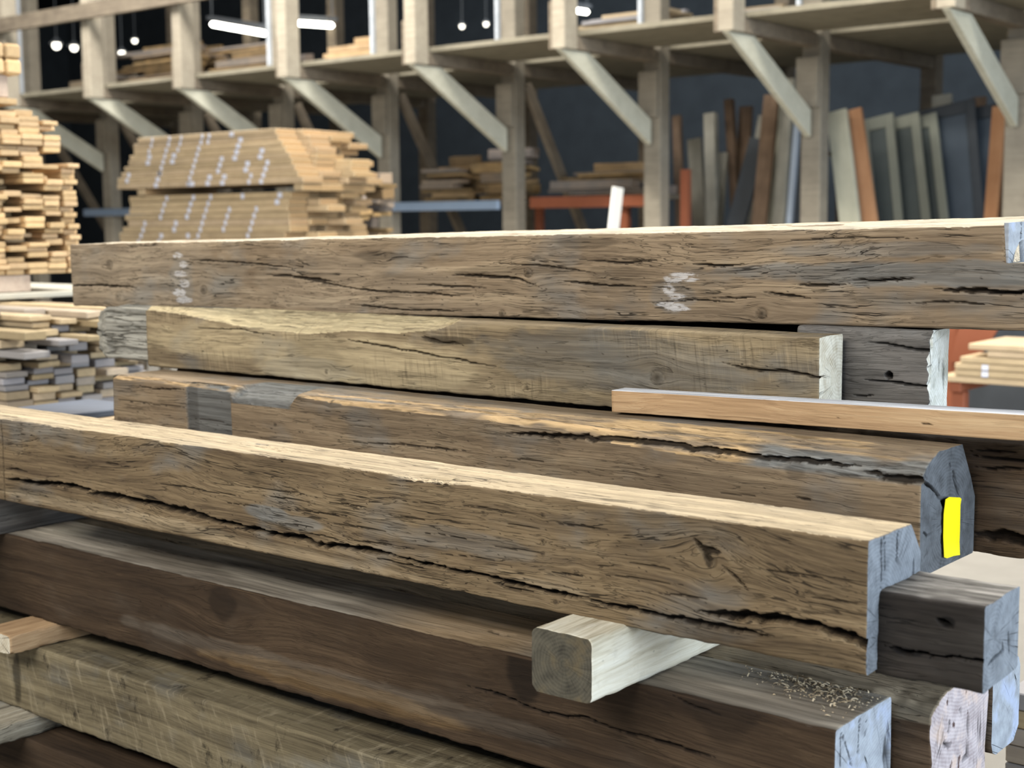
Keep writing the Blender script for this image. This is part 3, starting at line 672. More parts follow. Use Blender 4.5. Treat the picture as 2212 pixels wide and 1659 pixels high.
mwt = o2.matrix_world.copy(); o2.parent = Fo; o2.matrix_basis = Fo.matrix_world.inverted() @ TN.mw
o2['label'] = 'blackened stub tenon with a grey sawn end'

# ---- pale square bearer block
BL = Timber((-1.631, 2.235, .888), (-1.631, 3.0, .888), .134, .152)     # runs away from the viewer: local x = +Y, local y = -X
o = BL.build('bearer_block', [mat_block, end_mud_shaded], dx=.006, dz=.006, seed=37, r=.012, rough=.0015)
# front end is the near one: give it its muddy, shade-darkened end grain as well
tag(o, 'short whitish square bearer block with muddy grey end coloured as shaded under the front timber', 'block')
# ---- grey bearer at left
GB = Timber((-4.04, 2.05, .887), (-4.04, 2.95, .887), .134, .15)
o = GB.build('bearer_block', [mat_grey, end_a], dx=.006, dz=.006, seed=38, r=.006)
tag(o, 'grey bearer block under the left end of the front timber', 'block')

# ---- L : long dark timber of the layer below
zl = lambda X: .886
L = tim((-4.7, 2.405, .6405), (-1.185, 2.405, .6405), .245, .25)
cr = [(fx(L, [(1000, 1480), (1060, 1495), (1120, 1520), (1180, 1542), (1260, 1549), (1330, 1575), (1450, 1610), (1560, 1640)]), .0035, .012), (fx(L, [(1450, 1500), (1500, 1525), (1560, 1545)]), .002, .008)]
tcr = [([L.top(115, 1145), L.top(230, 1170), L.top(400, 1200), L.top(600, 1235)], .003, .008), ([L.top(540, 1230), L.top(660, 1258), L.top(760, 1280)], .0025, .006), ([L.top(1060, 1362), L.top(1085, 1370), L.top(1110, 1373)], .01, .012)]
def lpost(XX, Y, Z, A):
    tp_ = (Z > .238) & (Y > .006)
    g1 = sst(.45, .62, fbm(XX * 2.2, Y * 8, 61, 3)); A['grey'] = np.maximum(A['grey'], tp_ * (.62 + .38 * g1))  # top coloured pale grey for the light falling on it
    A['tan'] = np.maximum(A['tan'], tp_ * sst(L.top(800, 1300)[0], L.top(1000, 1350)[0], XX) * sst(L.top(1250, 1400)[0], L.top(1100, 1380)[0], XX) * .35)
    return XX, Y, Z
o = L.build('timber_beam', [mat_lower, end_b], dx=.006, dz=.0035, dyt=.006, seed=43, cracks=cr, tcracks=tcr, post=lpost, capn=26, knots=[kn(L, 480, 1300, .045, .35)],
            stains=[stn(L, 'dark', 480, 1305, .06, .05, .55), stn(L, 'dark', 1130, 1450, .05, .08, .75), stn(L, 'dark', 1550, 1520, .08, .08, .4), stn(L, 'tan', 700, 1480, .5, .03, .12), stn(L, 'grey', 620, 1440, .7, .03, .13), stn(L, 'grey', 950, 1530, .4, .03, .1)],
            endcracks=[([L.end(1816, 1585), L.end(1815, 1655)], .0018), ([L.end(1858, 1555), L.end(1850, 1655)], .0018), ([L.end(1820, 1590), L.end(1842, 1659)], .0015), ([L.end(1880, 1659), L.end(1912, 1636), L.end(1925, 1628)], .002), ([L.end(1906, 1642), L.end(1914, 1630)], .006), ([L.end(1872, 1545), L.end(1868, 1590)], .0012)])
tag(o, 'long dark brown timber with grey top coloured as lit running beneath the front timber', 'beam')
# shavings on it
bm = bmesh.new(); q = random.Random(5)
for k in range(900):
    px = q.gauss(1760, 75); py = 1474 + (px - 1760) * .3 + q.gauss(6, 19)
    x_, y_ = L.top(px, py)
    if not (0 < x_ < L.L - .01 and .012 < y_ < .24): continue
    l_ = q.uniform(.004, .022) if q.random() < .35 else q.uniform(.002, .006); w_ = q.uniform(.0006, .0016); a = q.uniform(0, 2 * PI); cu = q.uniform(-2, 2)
    px_, py_, pz_ = x_, y_, L.H + .0022
    prev = None
    n_ = 4
    for i in range(n_ + 1):
        t = i / n_; aa = a + cu * t
        if i: px_ += math.cos(aa) * l_ / n_; py_ += math.sin(aa) * l_ / n_
        hz_ = pz_ + math.sin(t * PI) * l_ * .18
        nn = (-math.sin(aa) * w_, math.cos(aa) * w_)
        cur = [bm.verts.new((px_ + nn[0], py_ + nn[1], hz_)), bm.verts.new((px_ - nn[0], py_ - nn[1], hz_ + w_))]
        if prev: bm.faces.new((prev[0], prev[1], cur[1], cur[0]))
        prev = cur
me = bpy.data.meshes.new('wood_shavings'); bm.to_mesh(me); bm.free()
sv = link('wood_shavings', me, [plain_wood('shaving_wood', (200, 178, 142), (236, 218, 186), .1)], None, L.mw)
tag(sv, 'pale wood shavings scattered on the sawn end of the lower timber', 'wood shavings', kind='stuff')

# ---- M, N2 : neighbours of L
Mb = tim((-4.7, 2.668, .6405), (-1.105, 2.668, .6405), .245, .30)
Mb.ch_tan = .6
ym = lambda px: Mb.top(px, 1480)[0]
o = Mb.build('timber_beam', [mat_brown, end_c], dx=.006, dz=.005, seed=47, chamfer=[(0, .012, .008), (ym(1900), .02, .012), (ym(1960), .07, .03), (9, .09, .035)], capn=26, rough=.002,
             post=lambda XX, Y, Z, A: (A.__setitem__('tan', np.maximum(A['tan'], (Z > .2) * .6)), (XX + sst(.03, 0, Mb.L - XX) * (fbm(Z * 22, Y * 22, 5, 2) - .5) * .012, Y, Z))[1],
             endcracks=[([Mb.end(2053, 1560), Mb.end(2050, 1580)], .005), ([Mb.end(2040, 1606), Mb.end(2055, 1610), Mb.end(2062, 1625)], .004), ([Mb.end(2090, 1615), Mb.end(2092, 1632)], .009), ([Mb.end(2075, 1530), Mb.end(2086, 1560), Mb.end(2098, 1580)], .003)])
tag(o, 'timber with pinkish rotted end full of dark holes, beside the lower dark timber', 'beam')
N2 = tim((-4.2, 2.985, .675), (-1.10, 2.985, .675), .20, .165)
o = N2.build('timber_beam', [mat_brown, end_b], dx=.02, dz=.01, seed=49, r=.03, chamfer=[(0, .02, .02), (9, .02, .02)], backcut=(.02, .02), capn=14)
tag(o, 'slim timber with six-sided bluish end behind the rotted-end timber', 'beam')

# ---- P : mouldy timber, next layer down
P = tim((-4.75, 2.338, .3645), (-1.6, 2.338, .3645), .2155, .25)
o = P.build('timber_beam', [mat_mould, end_a], dx=.008, dz=.004, seed=53, grainamp=.0004, rough=.0015, stains=[stn(P, 'dark', 38, 1460, .022, .09, .75)],
            chamfer=[(0, .008, .006), (9, .008, .006)])
tag(o, 'mouldy greenish-grey timber at the bottom left, mottled with dark spots', 'beam')
P2 = tim((-4.6, 2.63, .3645), (-1.03, 2.63, .3645), .2155, .22)  # unseen timber added so no light leaks through the stack
o = P2.build('timber_beam', [mat_black, end_a], dx=.02, dz=.01, seed=54, capn=6); tag(o, 'added unseen dark timber behind the mouldy one, stopping light leaks', 'beam')
P3 = tim((-4.5, 2.88, .3645), (-.97, 2.88, .3645), .2155, .24)
o = P3.build('timber_beam', [mat_brown, end_b], dx=.02, dz=.01, seed=56, capn=6); tag(o, 'brown timber whose pale end shows at the lower right corner', 'beam')
# sticks between the layers
def stick(X, Yn, Yf, Z, w, h, mat, emat, label, seed, cat='stick'):
    s_ = Timber((X, Yn, Z), (X, Yf, Z), h, w); o_ = s_.build('spacer_stick', [mat, emat], dx=.01, dz=.006, seed=seed, r=.003, capn=5); tag(o_, label, cat); return o_
stick(-3.775, 2.245, 3.05, .5805, .15, .0585, mat_fir, end_y, 'light brown spacer stick poking out at left between dark and mouldy timbers', 57)
stick(-1.75, 2.42, 3.05, .5805, .12, .0585, mat_brown, end_a, 'brown spacer stick hidden deep under the dark timber', 58)
stick(-3.80, 2.15, 3.05, .3055, .26, .0575, mat_weather, end_a, 'flat greyish spacer board at the bottom left corner', 59)
stick(-1.85, 2.42, 3.05, .3055, .12, .0575, mat_brown, end_a, 'brown spacer stick under the right of the mouldy timber', 60)
for k, (y_, w_, mt) in enumerate([(2.30, .25, mat_lower), (2.58, .26, mat_brown), (2.87, .25, mat_brown)]):
    q_ = tim((-4.7, y_, .082), (-1.2, y_, .082), .222, w_); o = q_.build('timber_beam', [mt, end_a], dx=.02, dz=.01, seed=65 + k, capn=5)
    tag(o, ['dark timber lowest at the bottom left corner', 'lowest brown timber in the middle of the stack', 'lowest brown timber at the back of the stack'][k], 'beam')
for k, X in enumerate((-4.0, -1.6)):
    o = box('sleeper', X, X + .15, 2.25, 3.15, 0.001, .0805, mat_brown); tag(o, ['left sleeper on the floor below the stack', 'right sleeper on the floor below the stack'][k], 'sleeper')
# hidden packers carrying the upper timbers
def packer(x0, x1, y0, y1, z0, z1, label):
    o_ = box('packing_block', x0, x1, y0, y1, z0, z1, mat_brown); tag(o_, label, 'block')
packer(-4.0, -3.86, 2.77, 3.25, .888, 1.1035, 'brown packing block under the left end of the third timber')
packer(-1.95, -1.83, 3.03, 3.25, .888, 1.1035, 'brown packing block under the dark timber behind')
packer(-1.78, -1.64, 2.78, 2.98, 1.0235, 1.1095, 'packing block on the pale bearer under the third timber')
for (x0_, x1_, y0_, y1_, z1_, l_) in [(-4.15, -3.0, 3.16, 3.4, 1.545, 'added dark filler timber blocking light under the left half of the top timber'), (-2.998, -2.262, 3.16, 3.4, 1.562, 'short added dark filler timber blocking light under the middle of the top timber'), (-2.26, -1.56, 3.25, 3.44, 1.5775, 'added dark filler timber blocking light behind the bolt-hole timber')]:
    o = box('timber_beam', x0_, x1_, y0_, y1_, 1.3625, z1_, mat_black, .006); tag(o, l_, 'beam')  # unseen fillers added so the gaps under the top timber stay dark
# ------------------------------------------------------------------ room
mat_floor = flat('concrete_floor', (138, 134, 126), .9, 5, .18)
mat_wall = flat('dark_board_wall', (64, 70, 75), .95, 3, .3)
mat_ceil = flat('dark_roof', (60, 64, 68), .95, 3, .3)
def struct(name, x0, x1, y0, y1, z0, z1, mat): o_ = box(name, x0, x1, y0, y1, z0, z1, mat, 0); o_['kind'] = 'structure'; return o_
struct('floor', -34, 9, -7, 23, -.2, 0, mat_floor)
struct('wall_back', -34, 9, 22.8, 23, 0, 7.5, mat_wall)
struct('wall_left', -34.2, -34, -7, 23, 0, 7.5, mat_wall)
struct('ceiling', -34, 9, -7, 23, 7.5, 7.7, mat_ceil)
# right wall with a tall doorway, front wall with a wide loading opening
struct('wall_right', 9, 9.2, 8, 23, 0, 7.5, mat_wall)
struct('wall_front', -34, -7, -7.2, -7, 0, 7.5, mat_wall)

# ------------------------------------------------------------------ timber rack
YR = 10.575; YM = 12.0; ZE = 3.41
rk_front = plain_wood('rack_front_wood', (142, 132, 116), (174, 164, 144), .12)
rk_brown = plain_wood('rack_brown_wood', (96, 86, 74), (134, 122, 104), .2)
rk_post = plain_wood('rack_post_wood', (128, 120, 106), (156, 147, 130), .1)
rk_brace = plain_wood('rack_brace_wood', (180, 176, 156), (208, 204, 184), .06)
rk_plank_lit = plain_wood('rack_plank_lit_pale', (176, 182, 188), (212, 216, 220), .06)  # pale blue paints the daylight on the plank beside each post
rk_deck = plain_wood('rack_deck_wood', (120, 114, 98), (156, 148, 128), .1)
steel = flat('steel_blue_grey', (150, 168, 190), .4, 6, .08, .3)
orange = flat('orange_paint', (142, 84, 60), .6, 8, .15)
XS = [-18.95, -17.1, -15.25, -13.49, -11.71, -9.84, -8.0, -6.26, -4.37, -2.5]
names = ['far at the left, dimmest', 'leftmost in the picture, half behind the board pack', 'whose brace dives behind the wrapped pack at left', 'whose brace ends above the middle of the wrapped pack',
         'whose brace ends right of the wrapped pack', 'above the pile of rough offcuts', 'standing left of the orange shelf post', 'with its brace pointing at the leaning pale plank', 'at the top right corner', 'beyond the right edge']
for i, X in enumerate(XS):
    fr = empty('lumber_rack_bay', (X, YM, 0)); tag(fr, 'timber rack frame ' + names[i], 'rack', 'rack frames of the mezzanine')
    xw = .075
    box('upright', X - xw, X + xw, YR - .1, YR + .1, ZE - .009, 6.6, rk_front, .008, fr)
    box('cheek_plank', X - xw - .045, X - xw - .003, YR - .085, YR + .085, ZE - .009, ZE + .42, rk_brown, .005, fr)
    # brace: wide face to the right, cut level under the joist and plumb against the post
    prof = [(YR - .1, 3.398), (YR + .33, 3.398), (YM - .058, 2.835), (YM - .058, 2.59)]
    bm = bmesh.new(); fr_ = [bm.verts.new((X - .03, y_, z_)) for y_, z_ in prof]; bk_ = [bm.verts.new((X + .035, y_, z_)) for y_, z_ in prof]
    bm.faces.new(fr_[::-1]); bm.faces.new(bk_)
    for j in range(4): bm.faces.new((fr_[j], fr_[(j + 1) % 4], bk_[(j + 1) % 4], bk_[j]))
    bmesh.ops.recalc_face_normals(bm, faces=bm.faces); bmesh.ops.bevel(bm, geom=bm.edges[:], offset=.006, segments=1, affect='EDGES')
    for v in bm.verts: v.co -= Vector((X, YM, 0))
    me = bpy.data.meshes.new('brace'); bm.to_mesh(me); bm.free(); link('brace', me, [rk_brace], fr)
    box('joist', X - xw + .01, X + xw - .01, YR + .105, YM - .002, ZE - .009, ZE + .118, rk_brown, .008, fr)
    box('rear_joist', X - xw + .01, X + xw - .01, YM + .172, YM + 2.598, ZE - .009, ZE + .118, rk_brown, .008, fr)
    box('main_post', X - .1, X + .1, YM, YM + .17, 0, 6.6, rk_post, .01, fr)
    box('post_plank', X - .145, X - .105, YM - .04, YM + .14, ZE + .26, 6.6, rk_plank_lit, .004, fr)
    box('post_cleat', X - .13, X + .09, YM - .055, YM - .005, ZE - .55, ZE - .1, rk_post, .006, fr)
    box('rear_post', X - .09, X + .09, YM + 2.6, YM + 2.78, 0, 6.6, rk_brown, .01, fr)
    if i < 6: bar('rear_brace', (X + .05, YM + .25, ZE - .1), (X + .05, YM + 1.5, 1.4), .06, .12, rk_brown, (0, 0, 1), .004, fr)
o = box('mezzanine_deck', XS[0] - .5, XS[-1] + .5, YR + .13, YM - .06, ZE + .12, ZE + .17, rk_deck, .004)
tag(o, 'long grey plank deck of the mezzanine along its front edge', 'deck')
o = box('mezzanine_deck', XS[0] - .5, XS[-1] + .5, YM + .18, YM + 2.58, ZE + .12, ZE + .17, rk_deck, .004)
tag(o, 'long grey plank deck of the mezzanine behind the main posts', 'deck')
o = box('deck_rail', XS[0] - .5, -11.9, YR - .17, YR - .125, 4.33, 4.52, rk_brown, .006)
tag(o, 'horizontal brown rail board nailed across the uprights at the top left', 'rail')
# steel shelf beams between the posts
def sbeam(x0, x1, z0, z1, y, mat, label, name='shelf_beam'):
    o_ = box(name, x0, x1, y, y + .05, z0, z1, mat, .006); tag(o_, label, 'shelf beam')
sbeam(-13.3, -9.95, 1.98, 2.08, YM - .06, steel, 'grey-blue steel shelf beam below the rough offcuts')
sbeam(-17.6, -14.0, 1.98, 2.08, YM - .06, steel, 'light blue steel shelf beam at the left, behind the packs')
sbeam(-9.72, -8.12, 1.99, 2.11, YM + .2, orange, 'orange shelf beam between two posts in the middle')
def shelf(x0, x1, z, label):
    o_ = box('shelf_board', x0, x1, YM + .26, YM + .95, z - .04, z, rk_brown, .003); tag(o_, label, 'shelf')
shelf(-13.2, -9.95, 2.08, 'wooden shelf under the rough offcuts'); shelf(-9.7, -8.15, 2.11, 'wooden shelf above the orange beam'); shelf(-17.5, -14., 2.08, 'wooden shelf at the far left of the rack')
def opost(x, y, z1, label):
    o_ = empty('rack_post', (x, y, 0)); tag(o_, label, 'post')
    box('upright', x - .045, x + .045, y, y + .07, .01, z1, orange, .004, o_); box('foot_plate', x - .08, x + .08, y - .03, y + .1, 0, .01, orange, .001, o_)
opost(-7.75, 12.2, 2.35, 'orange steel rack post right of the middle'); opost(-8.55, 12.3, 2.08, 'orange steel rack post under the orange beam')
opost(-13.1, 12.83, 2.03, 'orange post at the back of the offcut shelf'); opost(-10.1, 12.83, 2.03, 'orange post at the right back of the offcut shelf'); opost(-17.3, 12.83, 2.03, 'orange post at the back of the far left shelf'); opost(-14.2, 12.83, 2.03, 'orange post at the right back of the far left shelf')

# ------------------------------------------------------------------ board piles
new_tan = plain_wood('board_tan', (176, 146, 106), (206, 178, 138), .18, .06, end=(208, 178, 136))
new_mix = plain_wood('board_mixed', (150, 132, 108), (190, 172, 144), .25, .12, end=(196, 174, 142), greymix=.75)
pack_wood = plain_wood('board_pack', (168, 149, 120), (200, 178, 145), .12, .05, end=(176, 146, 108))
rough_wood = plain_wood('offcut_wood', (96, 84, 68), (176, 146, 106), .35, .1, end=(190, 156, 112), greymix=.5)
cache = {}
def bmesh_board(L_, w_, t_, mat, key):
    k = (round(L_, 2), round(w_, 3), round(t_, 3), key)
    if k not in cache:
        cache[k] = box_me('board', L_, w_, t_, .0035, mat, (-L_ / 2, 0, 0), .0012, cut=1, seed=len(cache))   # origin at the right-hand end
    return cache[k]
def put(me, name, loc, rz=0., ry=0., rx=0.):
    o_ = bpy.data.objects.new(name, me); COL.objects.link(o_); o_.location = loc; o_.rotation_euler = (rx, ry, rz); return o_
def board_stack(cols, X, z0, t, L_, mat, key, label, group, jit, recess=.1, seed=1, slim=.0):
    """cols: (y0, y1, ztop). every board its own object"""
    q = random.Random(seed)
    for (y0, y1, zt_) in cols:
        z = z0
        while z < zt_ - t * .5:
            tt = t * q.choice((.85, 1., 1., 1.15)); w_ = (y1 - y0) * q.choice((.86, .93, .97))
            if z + tt > zt_ + .02: break
            me = bmesh_board(L_, round(w_, 2), round(tt - .003, 3), mat, key)
            dx = q.gauss(0, jit)
            if q.random() < recess * (1.5 if 1.9 < z < 2.2 else .8): dx -= q.uniform(.1, .45)
            o_ = put(me, 'board', (X + dx, (y0 + y1) / 2 + q.uniform(-.5, .5) * ((y1 - y0) - w_), z + tt / 2), q.gauss(0, .001))
            tag(o_, label, 'board', group)
            z += tt + slim
# S1 : bright stack, left
X1 = -6.683
Yp = lambda px, X: hX(px, 450, X)[1]
y = [Yp(p, X1) for p in (-95, -35, 8, 50, 96, 146, 166, 194)]
Zp = lambda py, X, px=80: hX(px, py, X)[2]
zb1 = Zp(592, X1)
board_stack([(y[1], y[2], Zp(222, X1)), (y[2], y[3], Zp(218, X1)), (y[3], y[4], Zp(232, X1)), (y[4], y[5] - .03, Zp(262, X1))], X1, zb1, .029, 2.2, new_tan, 's1',
            'bright tan sawn board in the tall sunlit stack at the left edge', 'boards of the tall bright stack', .02, .3, 3)
board_stack([(y[5] - .02, y[6] + .01, Zp(345, X1))], X1, zb1, .029, 2.2, new_tan, 's1', 'bright tan sawn board in the tall sunlit stack at the left edge', 'boards of the tall bright stack', .02, .05, 4)
board_stack([(y[6] + .015, y[7], Zp(470, X1))], X1 - .5, zb1, .029, 1.6, new_tan, 's1', 'bright tan sawn board in the tall sunlit stack at the left edge', 'boards of the tall bright stack', .02, .05, 5)
# bearer and white board under it
mat_white = flat('white_board', (176, 173, 160), .7, 6, .06)
mat_pink = plain_wood('pinkish_bearer', (170, 150, 134), (196, 178, 160), .05)
zs = Zp(634, X1)
zwh = Zp(630, X1)
for k, xx in enumerate((X1 - .12, X1 - 1.9)):
    o = box('bearer', xx - .1, xx + .1, y[0] - .1, Yp(64, X1) if k == 0 else y[7], zwh + .002, zb1 - .002, mat_pink); tag(o, ['pinkish bearer under the front of the bright board stack', 'bearer under the rear of the bright board stack'][k], 'bearer')
o = box('white_board', X1 - 2.2, X1 + .1, y[0] - .15, Yp(300, X1), zwh - .028, zwh, mat_white); tag(o, 'whitish board lying flat under the bright board stack', 'board')
# small bundle on top
zt1 = max(Zp(218, X1), 2.49)
bz0 = Zp(165, X1); bz1 = Zp(98, X1)
o = box('bearer', X1 - .2, X1 - .05, Yp(8, X1), Yp(42, X1), zt1 + .012, bz0 - .001, mat_pink); tag(o, 'short upright bearer under the small bundle at the top left', 'bearer')
o = box('bearer', X1 - 1.6, X1 - 1.45, Yp(8, X1), Yp(42, X1), zt1 + .012, bz0 - .001, mat_pink); tag(o, 'rear bearer under the small bundle at the top left', 'bearer')
hb = (bz1 - bz0) / 2
for r_i in range(2):
    for c_i, (a, b) in enumerate(((-30, 26), (28, 62))):
        o = box('board', X1 - 1.8, X1, Yp(a, X1), Yp(b, X1), bz0 + r_i * hb, bz0 + (r_i + 1) * hb - .003, new_tan, .012)
        tag(o, 'thick tan board of the small bundle, %s %s' % (('lower', 'upper')[r_i], ('left', 'right')[c_i]), 'board', 'boards of the small top bundle')
# S2 : mixed stack below
X2 = -5.74
px2 = [-12, 48, 100, 148, 196, 246, 306]
tops = [668, 662, 668, 676, 664, 672]
q = random.Random(8)
zb2 = 1.0
cols = [(Yp(px2[k], X2), Yp(px2[k + 1], X2), min(Zp(tops[k], X2), zwh - .06)) for k in range(6)]
q2 = random.Random(77)
for (y0, y1, zt_) in cols:
    z = zb2
    while z < zt_:
        tt = q2.choice((.026, .032, .04)); w_ = (y1 - y0) * q2.uniform(.78, .96)
        me = bmesh_board(1.8, round(w_, 2), tt - .002, new_mix, 's2')
        dx = q2.gauss(0, .12 if z > 1.2 else .03)
        o_ = put(me, 'board', (X2 + dx, (y0 + y1) / 2 + q2.gauss(0, .004), z + tt / 2), 0, 0, q2.gauss(0, .02 if z > 1.2 else .0))
        tag(o_, 'grey or tan weathered board in the jumbled stack behind the left beam ends', 'board', 'boards of the jumbled stack'); z += tt + (.001 if z < 1.2 else .005)
for k in range(3):
    for j in range(3):
        a, b = cols[2 * j][0], cols[2 * j + 1][1]
        o = box('squared_timber', X2 - 1.8, X2, a + .002, b - .002, 0.08 + k * .305, .08 + (k + 1) * .305 - .003, rk_brown, .006)
        tag(o, 'squared brown timber under the jumbled stack', 'beam', 'timbers under the jumbled stack')
for k in range(2): o = box('sleeper', X2 - .3 - k * 1.3, X2 - .15 - k * 1.3, cols[0][0], cols[-1][1], .0, .079, rk_brown); tag(o, ['front', 'rear'][k] + ' sleeper under the jumbled stack', 'sleeper')
# posts that carry the white board level
for k in range(2):
    o = box('bearer', X1 - 1.2 - k * .8, X1 - 1.0 - k * .8, y[0], Yp(180, X1), 0, zwh - .03, rk_brown); tag(o, ['front', 'rear'][k] + ' trestle board carrying the white board', 'bearer')
# dark blue board lying on a pale one, near the front timber's left end
mat_slate = flat('slate_blue', (84, 92, 106), .5, 10, .2)
p0 = hZ(70, 900, 1.12); 
o = box('squared_timber', -5.1, -4.64, 3.0, 3.46, .0, 1.112, pack_wood); tag(o, 'upright tan timber stub behind the third beam', 'beam')
o = box('slate_panel', -5.05, -4.68, 3.04, 3.42, 1.1135, 1.14, mat_slate, .004); tag(o, 'slate blue panel lying flat left of the third timber', 'panel')

# wrapped packs with chalk strokes
YP = 7.459
mat_chalk = flat('white_chalk', (214, 218, 232), .9, 30, .1)
def pack(xl_b, xl_t, xr_b, xr_t, zb_, zt_, depth, n, label, group, marks, seed):
    q = random.Random(seed); t = (zt_ - zb_) / n; nc = 4; w = depth / nc
    for i in range(n):
        f = (i + .5) / n; xl = xl_b + (xl_t - xl_b) * f; xr = xr_b + (xr_t - xr_b) * f
        for c in range(nc):
            dx = q.gauss(0, .015) if c == 0 else q.gauss(.02, .09); dx2 = q.gauss(0, .03)
            z = zb_ + (i + .5) * t
            Lb = xr + dx - xl - dx2
            me = bmesh_board(round(Lb, 2), round(w - .006, 3), round(t - .0035, 4), pack_wood, 'pk')
            lean = 0 if c else 0
            yy = YP + w * (c + .5) + q.uniform(-.004, .004) + (.06 * f if True else 0)
            o_ = put(me, 'board', (xr + dx, yy, z))
            tag(o_, label, 'board', group)
            if c == 0:
                for (mx, f0, f1, mw_) in marks:
                    if f0 <= f <= f1 and xl + .05 < mx + .1 * (f - .5) < xr - .06:
                        mo_ = box_me('chalk_mark', mw_, .0015, t * .8, 0, mat_chalk)
                        m_ = bpy.data.objects.new('chalk_mark', mo_); COL.objects.link(m_); m_.parent = o_
                        m_.location = (mx + .16 * (f - .5) - (xr + dx), -(w - .006) / 2 - .0022, 0)
PX = lambda px, py=350: hY(px, py, YP)[0]
Zk = lambda py, px=430: hY(px, py, YP)[2]
mk = [(PX(345), .25, 1., .03), (PX(308), .62, 1., .025), (PX(312), .5, .62, .05), (PX(365), .5, .62, .05), (PX(370), .62, .95, .025), (PX(415), .0, 1., .03), (PX(345), .05, .3, .05), (PX(278), .12, .3, .04), (PX(430), .75, 1., .03),
      (PX(478), .85, 1, .05), (PX(500), .5, .85, .05), (PX(472), .25, .55, .04), (PX(555), .5, .65, .05), (PX(532), .25, .4, .05), (PX(575), .05, .4, .04), (PX(458), .0, .2, .05), (PX(490), .0, .2, .05), (PX(548), .0, .2, .03), (PX(422), .0, .12, .08)]
pack(PX(243, 405), PX(290, 290), PX(655, 405), PX(578, 285), Zk(403), Zk(287), .86, 9, 'tan board in the upper of the two chalk-marked packs in front of the rack', 'boards of the upper chalked pack', mk, 21)
mk2 = [(PX(338, 470), .5, 1, .03), (PX(308, 470), .0, .5, .03), (PX(395, 470), .5, 1, .04), (PX(432, 470), .0, 1., .03), (PX(482, 470), .2, .7, .03), (PX(540, 470), .1, .75, .03), (PX(500, 470), .82, 1, .04), (PX(580, 470), .78, 1, .05),
       (PX(352, 470), .0, .2, .04), (PX(375, 470), .3, .45, .04), (PX(410, 470), .1, .25, .04)]
pack(PX(258, 500), PX(268, 415), PX(618, 500), PX(612, 415), Zk(530), Zk(419), .80, 8, 'tan board in the lower of the two chalk-marked packs in front of the rack', 'boards of the lower chalked pack', mk2, 22)
for k, px in enumerate((300, 640)):
    o = box('bearer', PX(px, 410) - .05, PX(px, 410) + .05, YP + .02, YP + .8, Zk(418) , Zk(404), pack_wood); tag(o, ['left', 'right'][k] + ' bearer between the two chalk-marked packs', 'bearer')
zpb = Zk(530)
for k, px in enumerate((310, 560)):
    X_ = PX(px, 500); tr = empty('trestle', (X_, YP + .4, 0)); tag(tr, ['left', 'right'][k] + ' wooden trestle carrying the chalk-marked packs', 'trestle')
    box('beam', X_ - .07, X_ + .07, YP - .0, YP + .85, zpb - .15, zpb - .002, rk_brown, .005, tr)
    for yy in (YP + .05, YP + .7):
        for sx in (-1, 1): bar('leg', (X_ + sx * .25, yy, 0.002), (X_ + sx * .03, yy, zpb - .16), .07, .07, rk_brown, (0, 1, 0), .004, tr)

# heaps of rough pieces (shelf and deck)
def heap(x0, x1, y0, y1, z0, h, n, L0, mat, label, group, seed, tilt=.12, t=(.03, .09), w=(.08, .22)):
    q = random.Random(seed); meshes = [bmesh_board(L0 * s_, w_, t_, mat, 'hp%d' % seed) for s_, w_, t_ in [(1, w[0], t[0]), (.8, w[1], t[0]), (.6, w[0], t[1]), (.9, (w[0] + w[1]) / 2, t[1]), (.7, w[1], t[0] * 1.2)]]
    dims = [(w[0], t[0], L0), (w[1], t[0], L0 * .8), (w[0], t[1], L0 * .6), ((w[0] + w[1]) / 2, t[1], L0 * .9), (w[1], t[0] * 1.2, L0 * .7)]
    wc = (w[0] + w[1]) / 2 + .02; ncol = max(1, int((y1 - y0) / (w[1] * 1.12))); wc = (y1 - y0) / ncol
    nseg = max(1, int((x1 - x0) / (L0 * 1.02)))
    for c in range(ncol):
        for sgi in range(nseg):
            z = z0; ht = h * q.uniform(.55, 1.) * (1 - .35 * abs(c - (ncol - 1) / 2) / max(1, ncol))
            xe = x0 + (x1 - x0) * (sgi + 1) / nseg
            while z < z0 + ht - t[0] * .5:
                k = q.randrange(5); w_, t_, l_ = dims[k]
                slack = (x1 - x0) / nseg - l_
                rx = q.gauss(0, tilt * .5); rx = max(-.2, min(.2, rx)); lift = abs(math.sin(rx)) * w_ / 2
                o_ = put(meshes[k], 'offcut', (xe - max(0, slack) * q.random() * .9 + q.uniform(-.02, .02), y0 + wc * (c + .5), z + t_ / 2 + lift), q.gauss(0, .012), 0, rx)
                tag(o_, label, 'offcut', group); z += t_ + 2 * lift + .001
heap(-11.5, -10.02, YM + .28, YM + .93, 2.09, .75, 60, .7, rough_wood, 'rough grey-brown offcut in the heap on the steel-beam shelf', 'offcuts on the steel-beam shelf', 31, .25, (.04, .11), (.1, .2))
heap(-9.7, -8.2, YM + .3, YM + .93, 2.12, .4, 26, 1.2, rough_wood, 'dusty plank in the low heap above the orange beam', 'planks above the orange beam', 32, .05)
heap(-16.9, -15.4, YM + .3, YM + .93, 2.09, .7, 30, 1.5, new_mix, 'tan plank on the far left shelf of the rack', 'planks on the far left shelf', 33, .04)
zd = ZE + .172
heap(-16.75, -15.5, YM + .3, YM + .95, zd, .95, 46, 2., rough_wood, 'dim brown plank in the tall deck pile left of the glowing tube', 'planks in the tall deck pile', 34, .04, (.03, .05))
heap(-15.1, -13.75, YM + .25, YM + .95, zd, .8, 40, 1.5, rough_wood, 'rough plank in the deck pile below the glowing tube', 'planks in the deck pile below the tube', 35, .1)
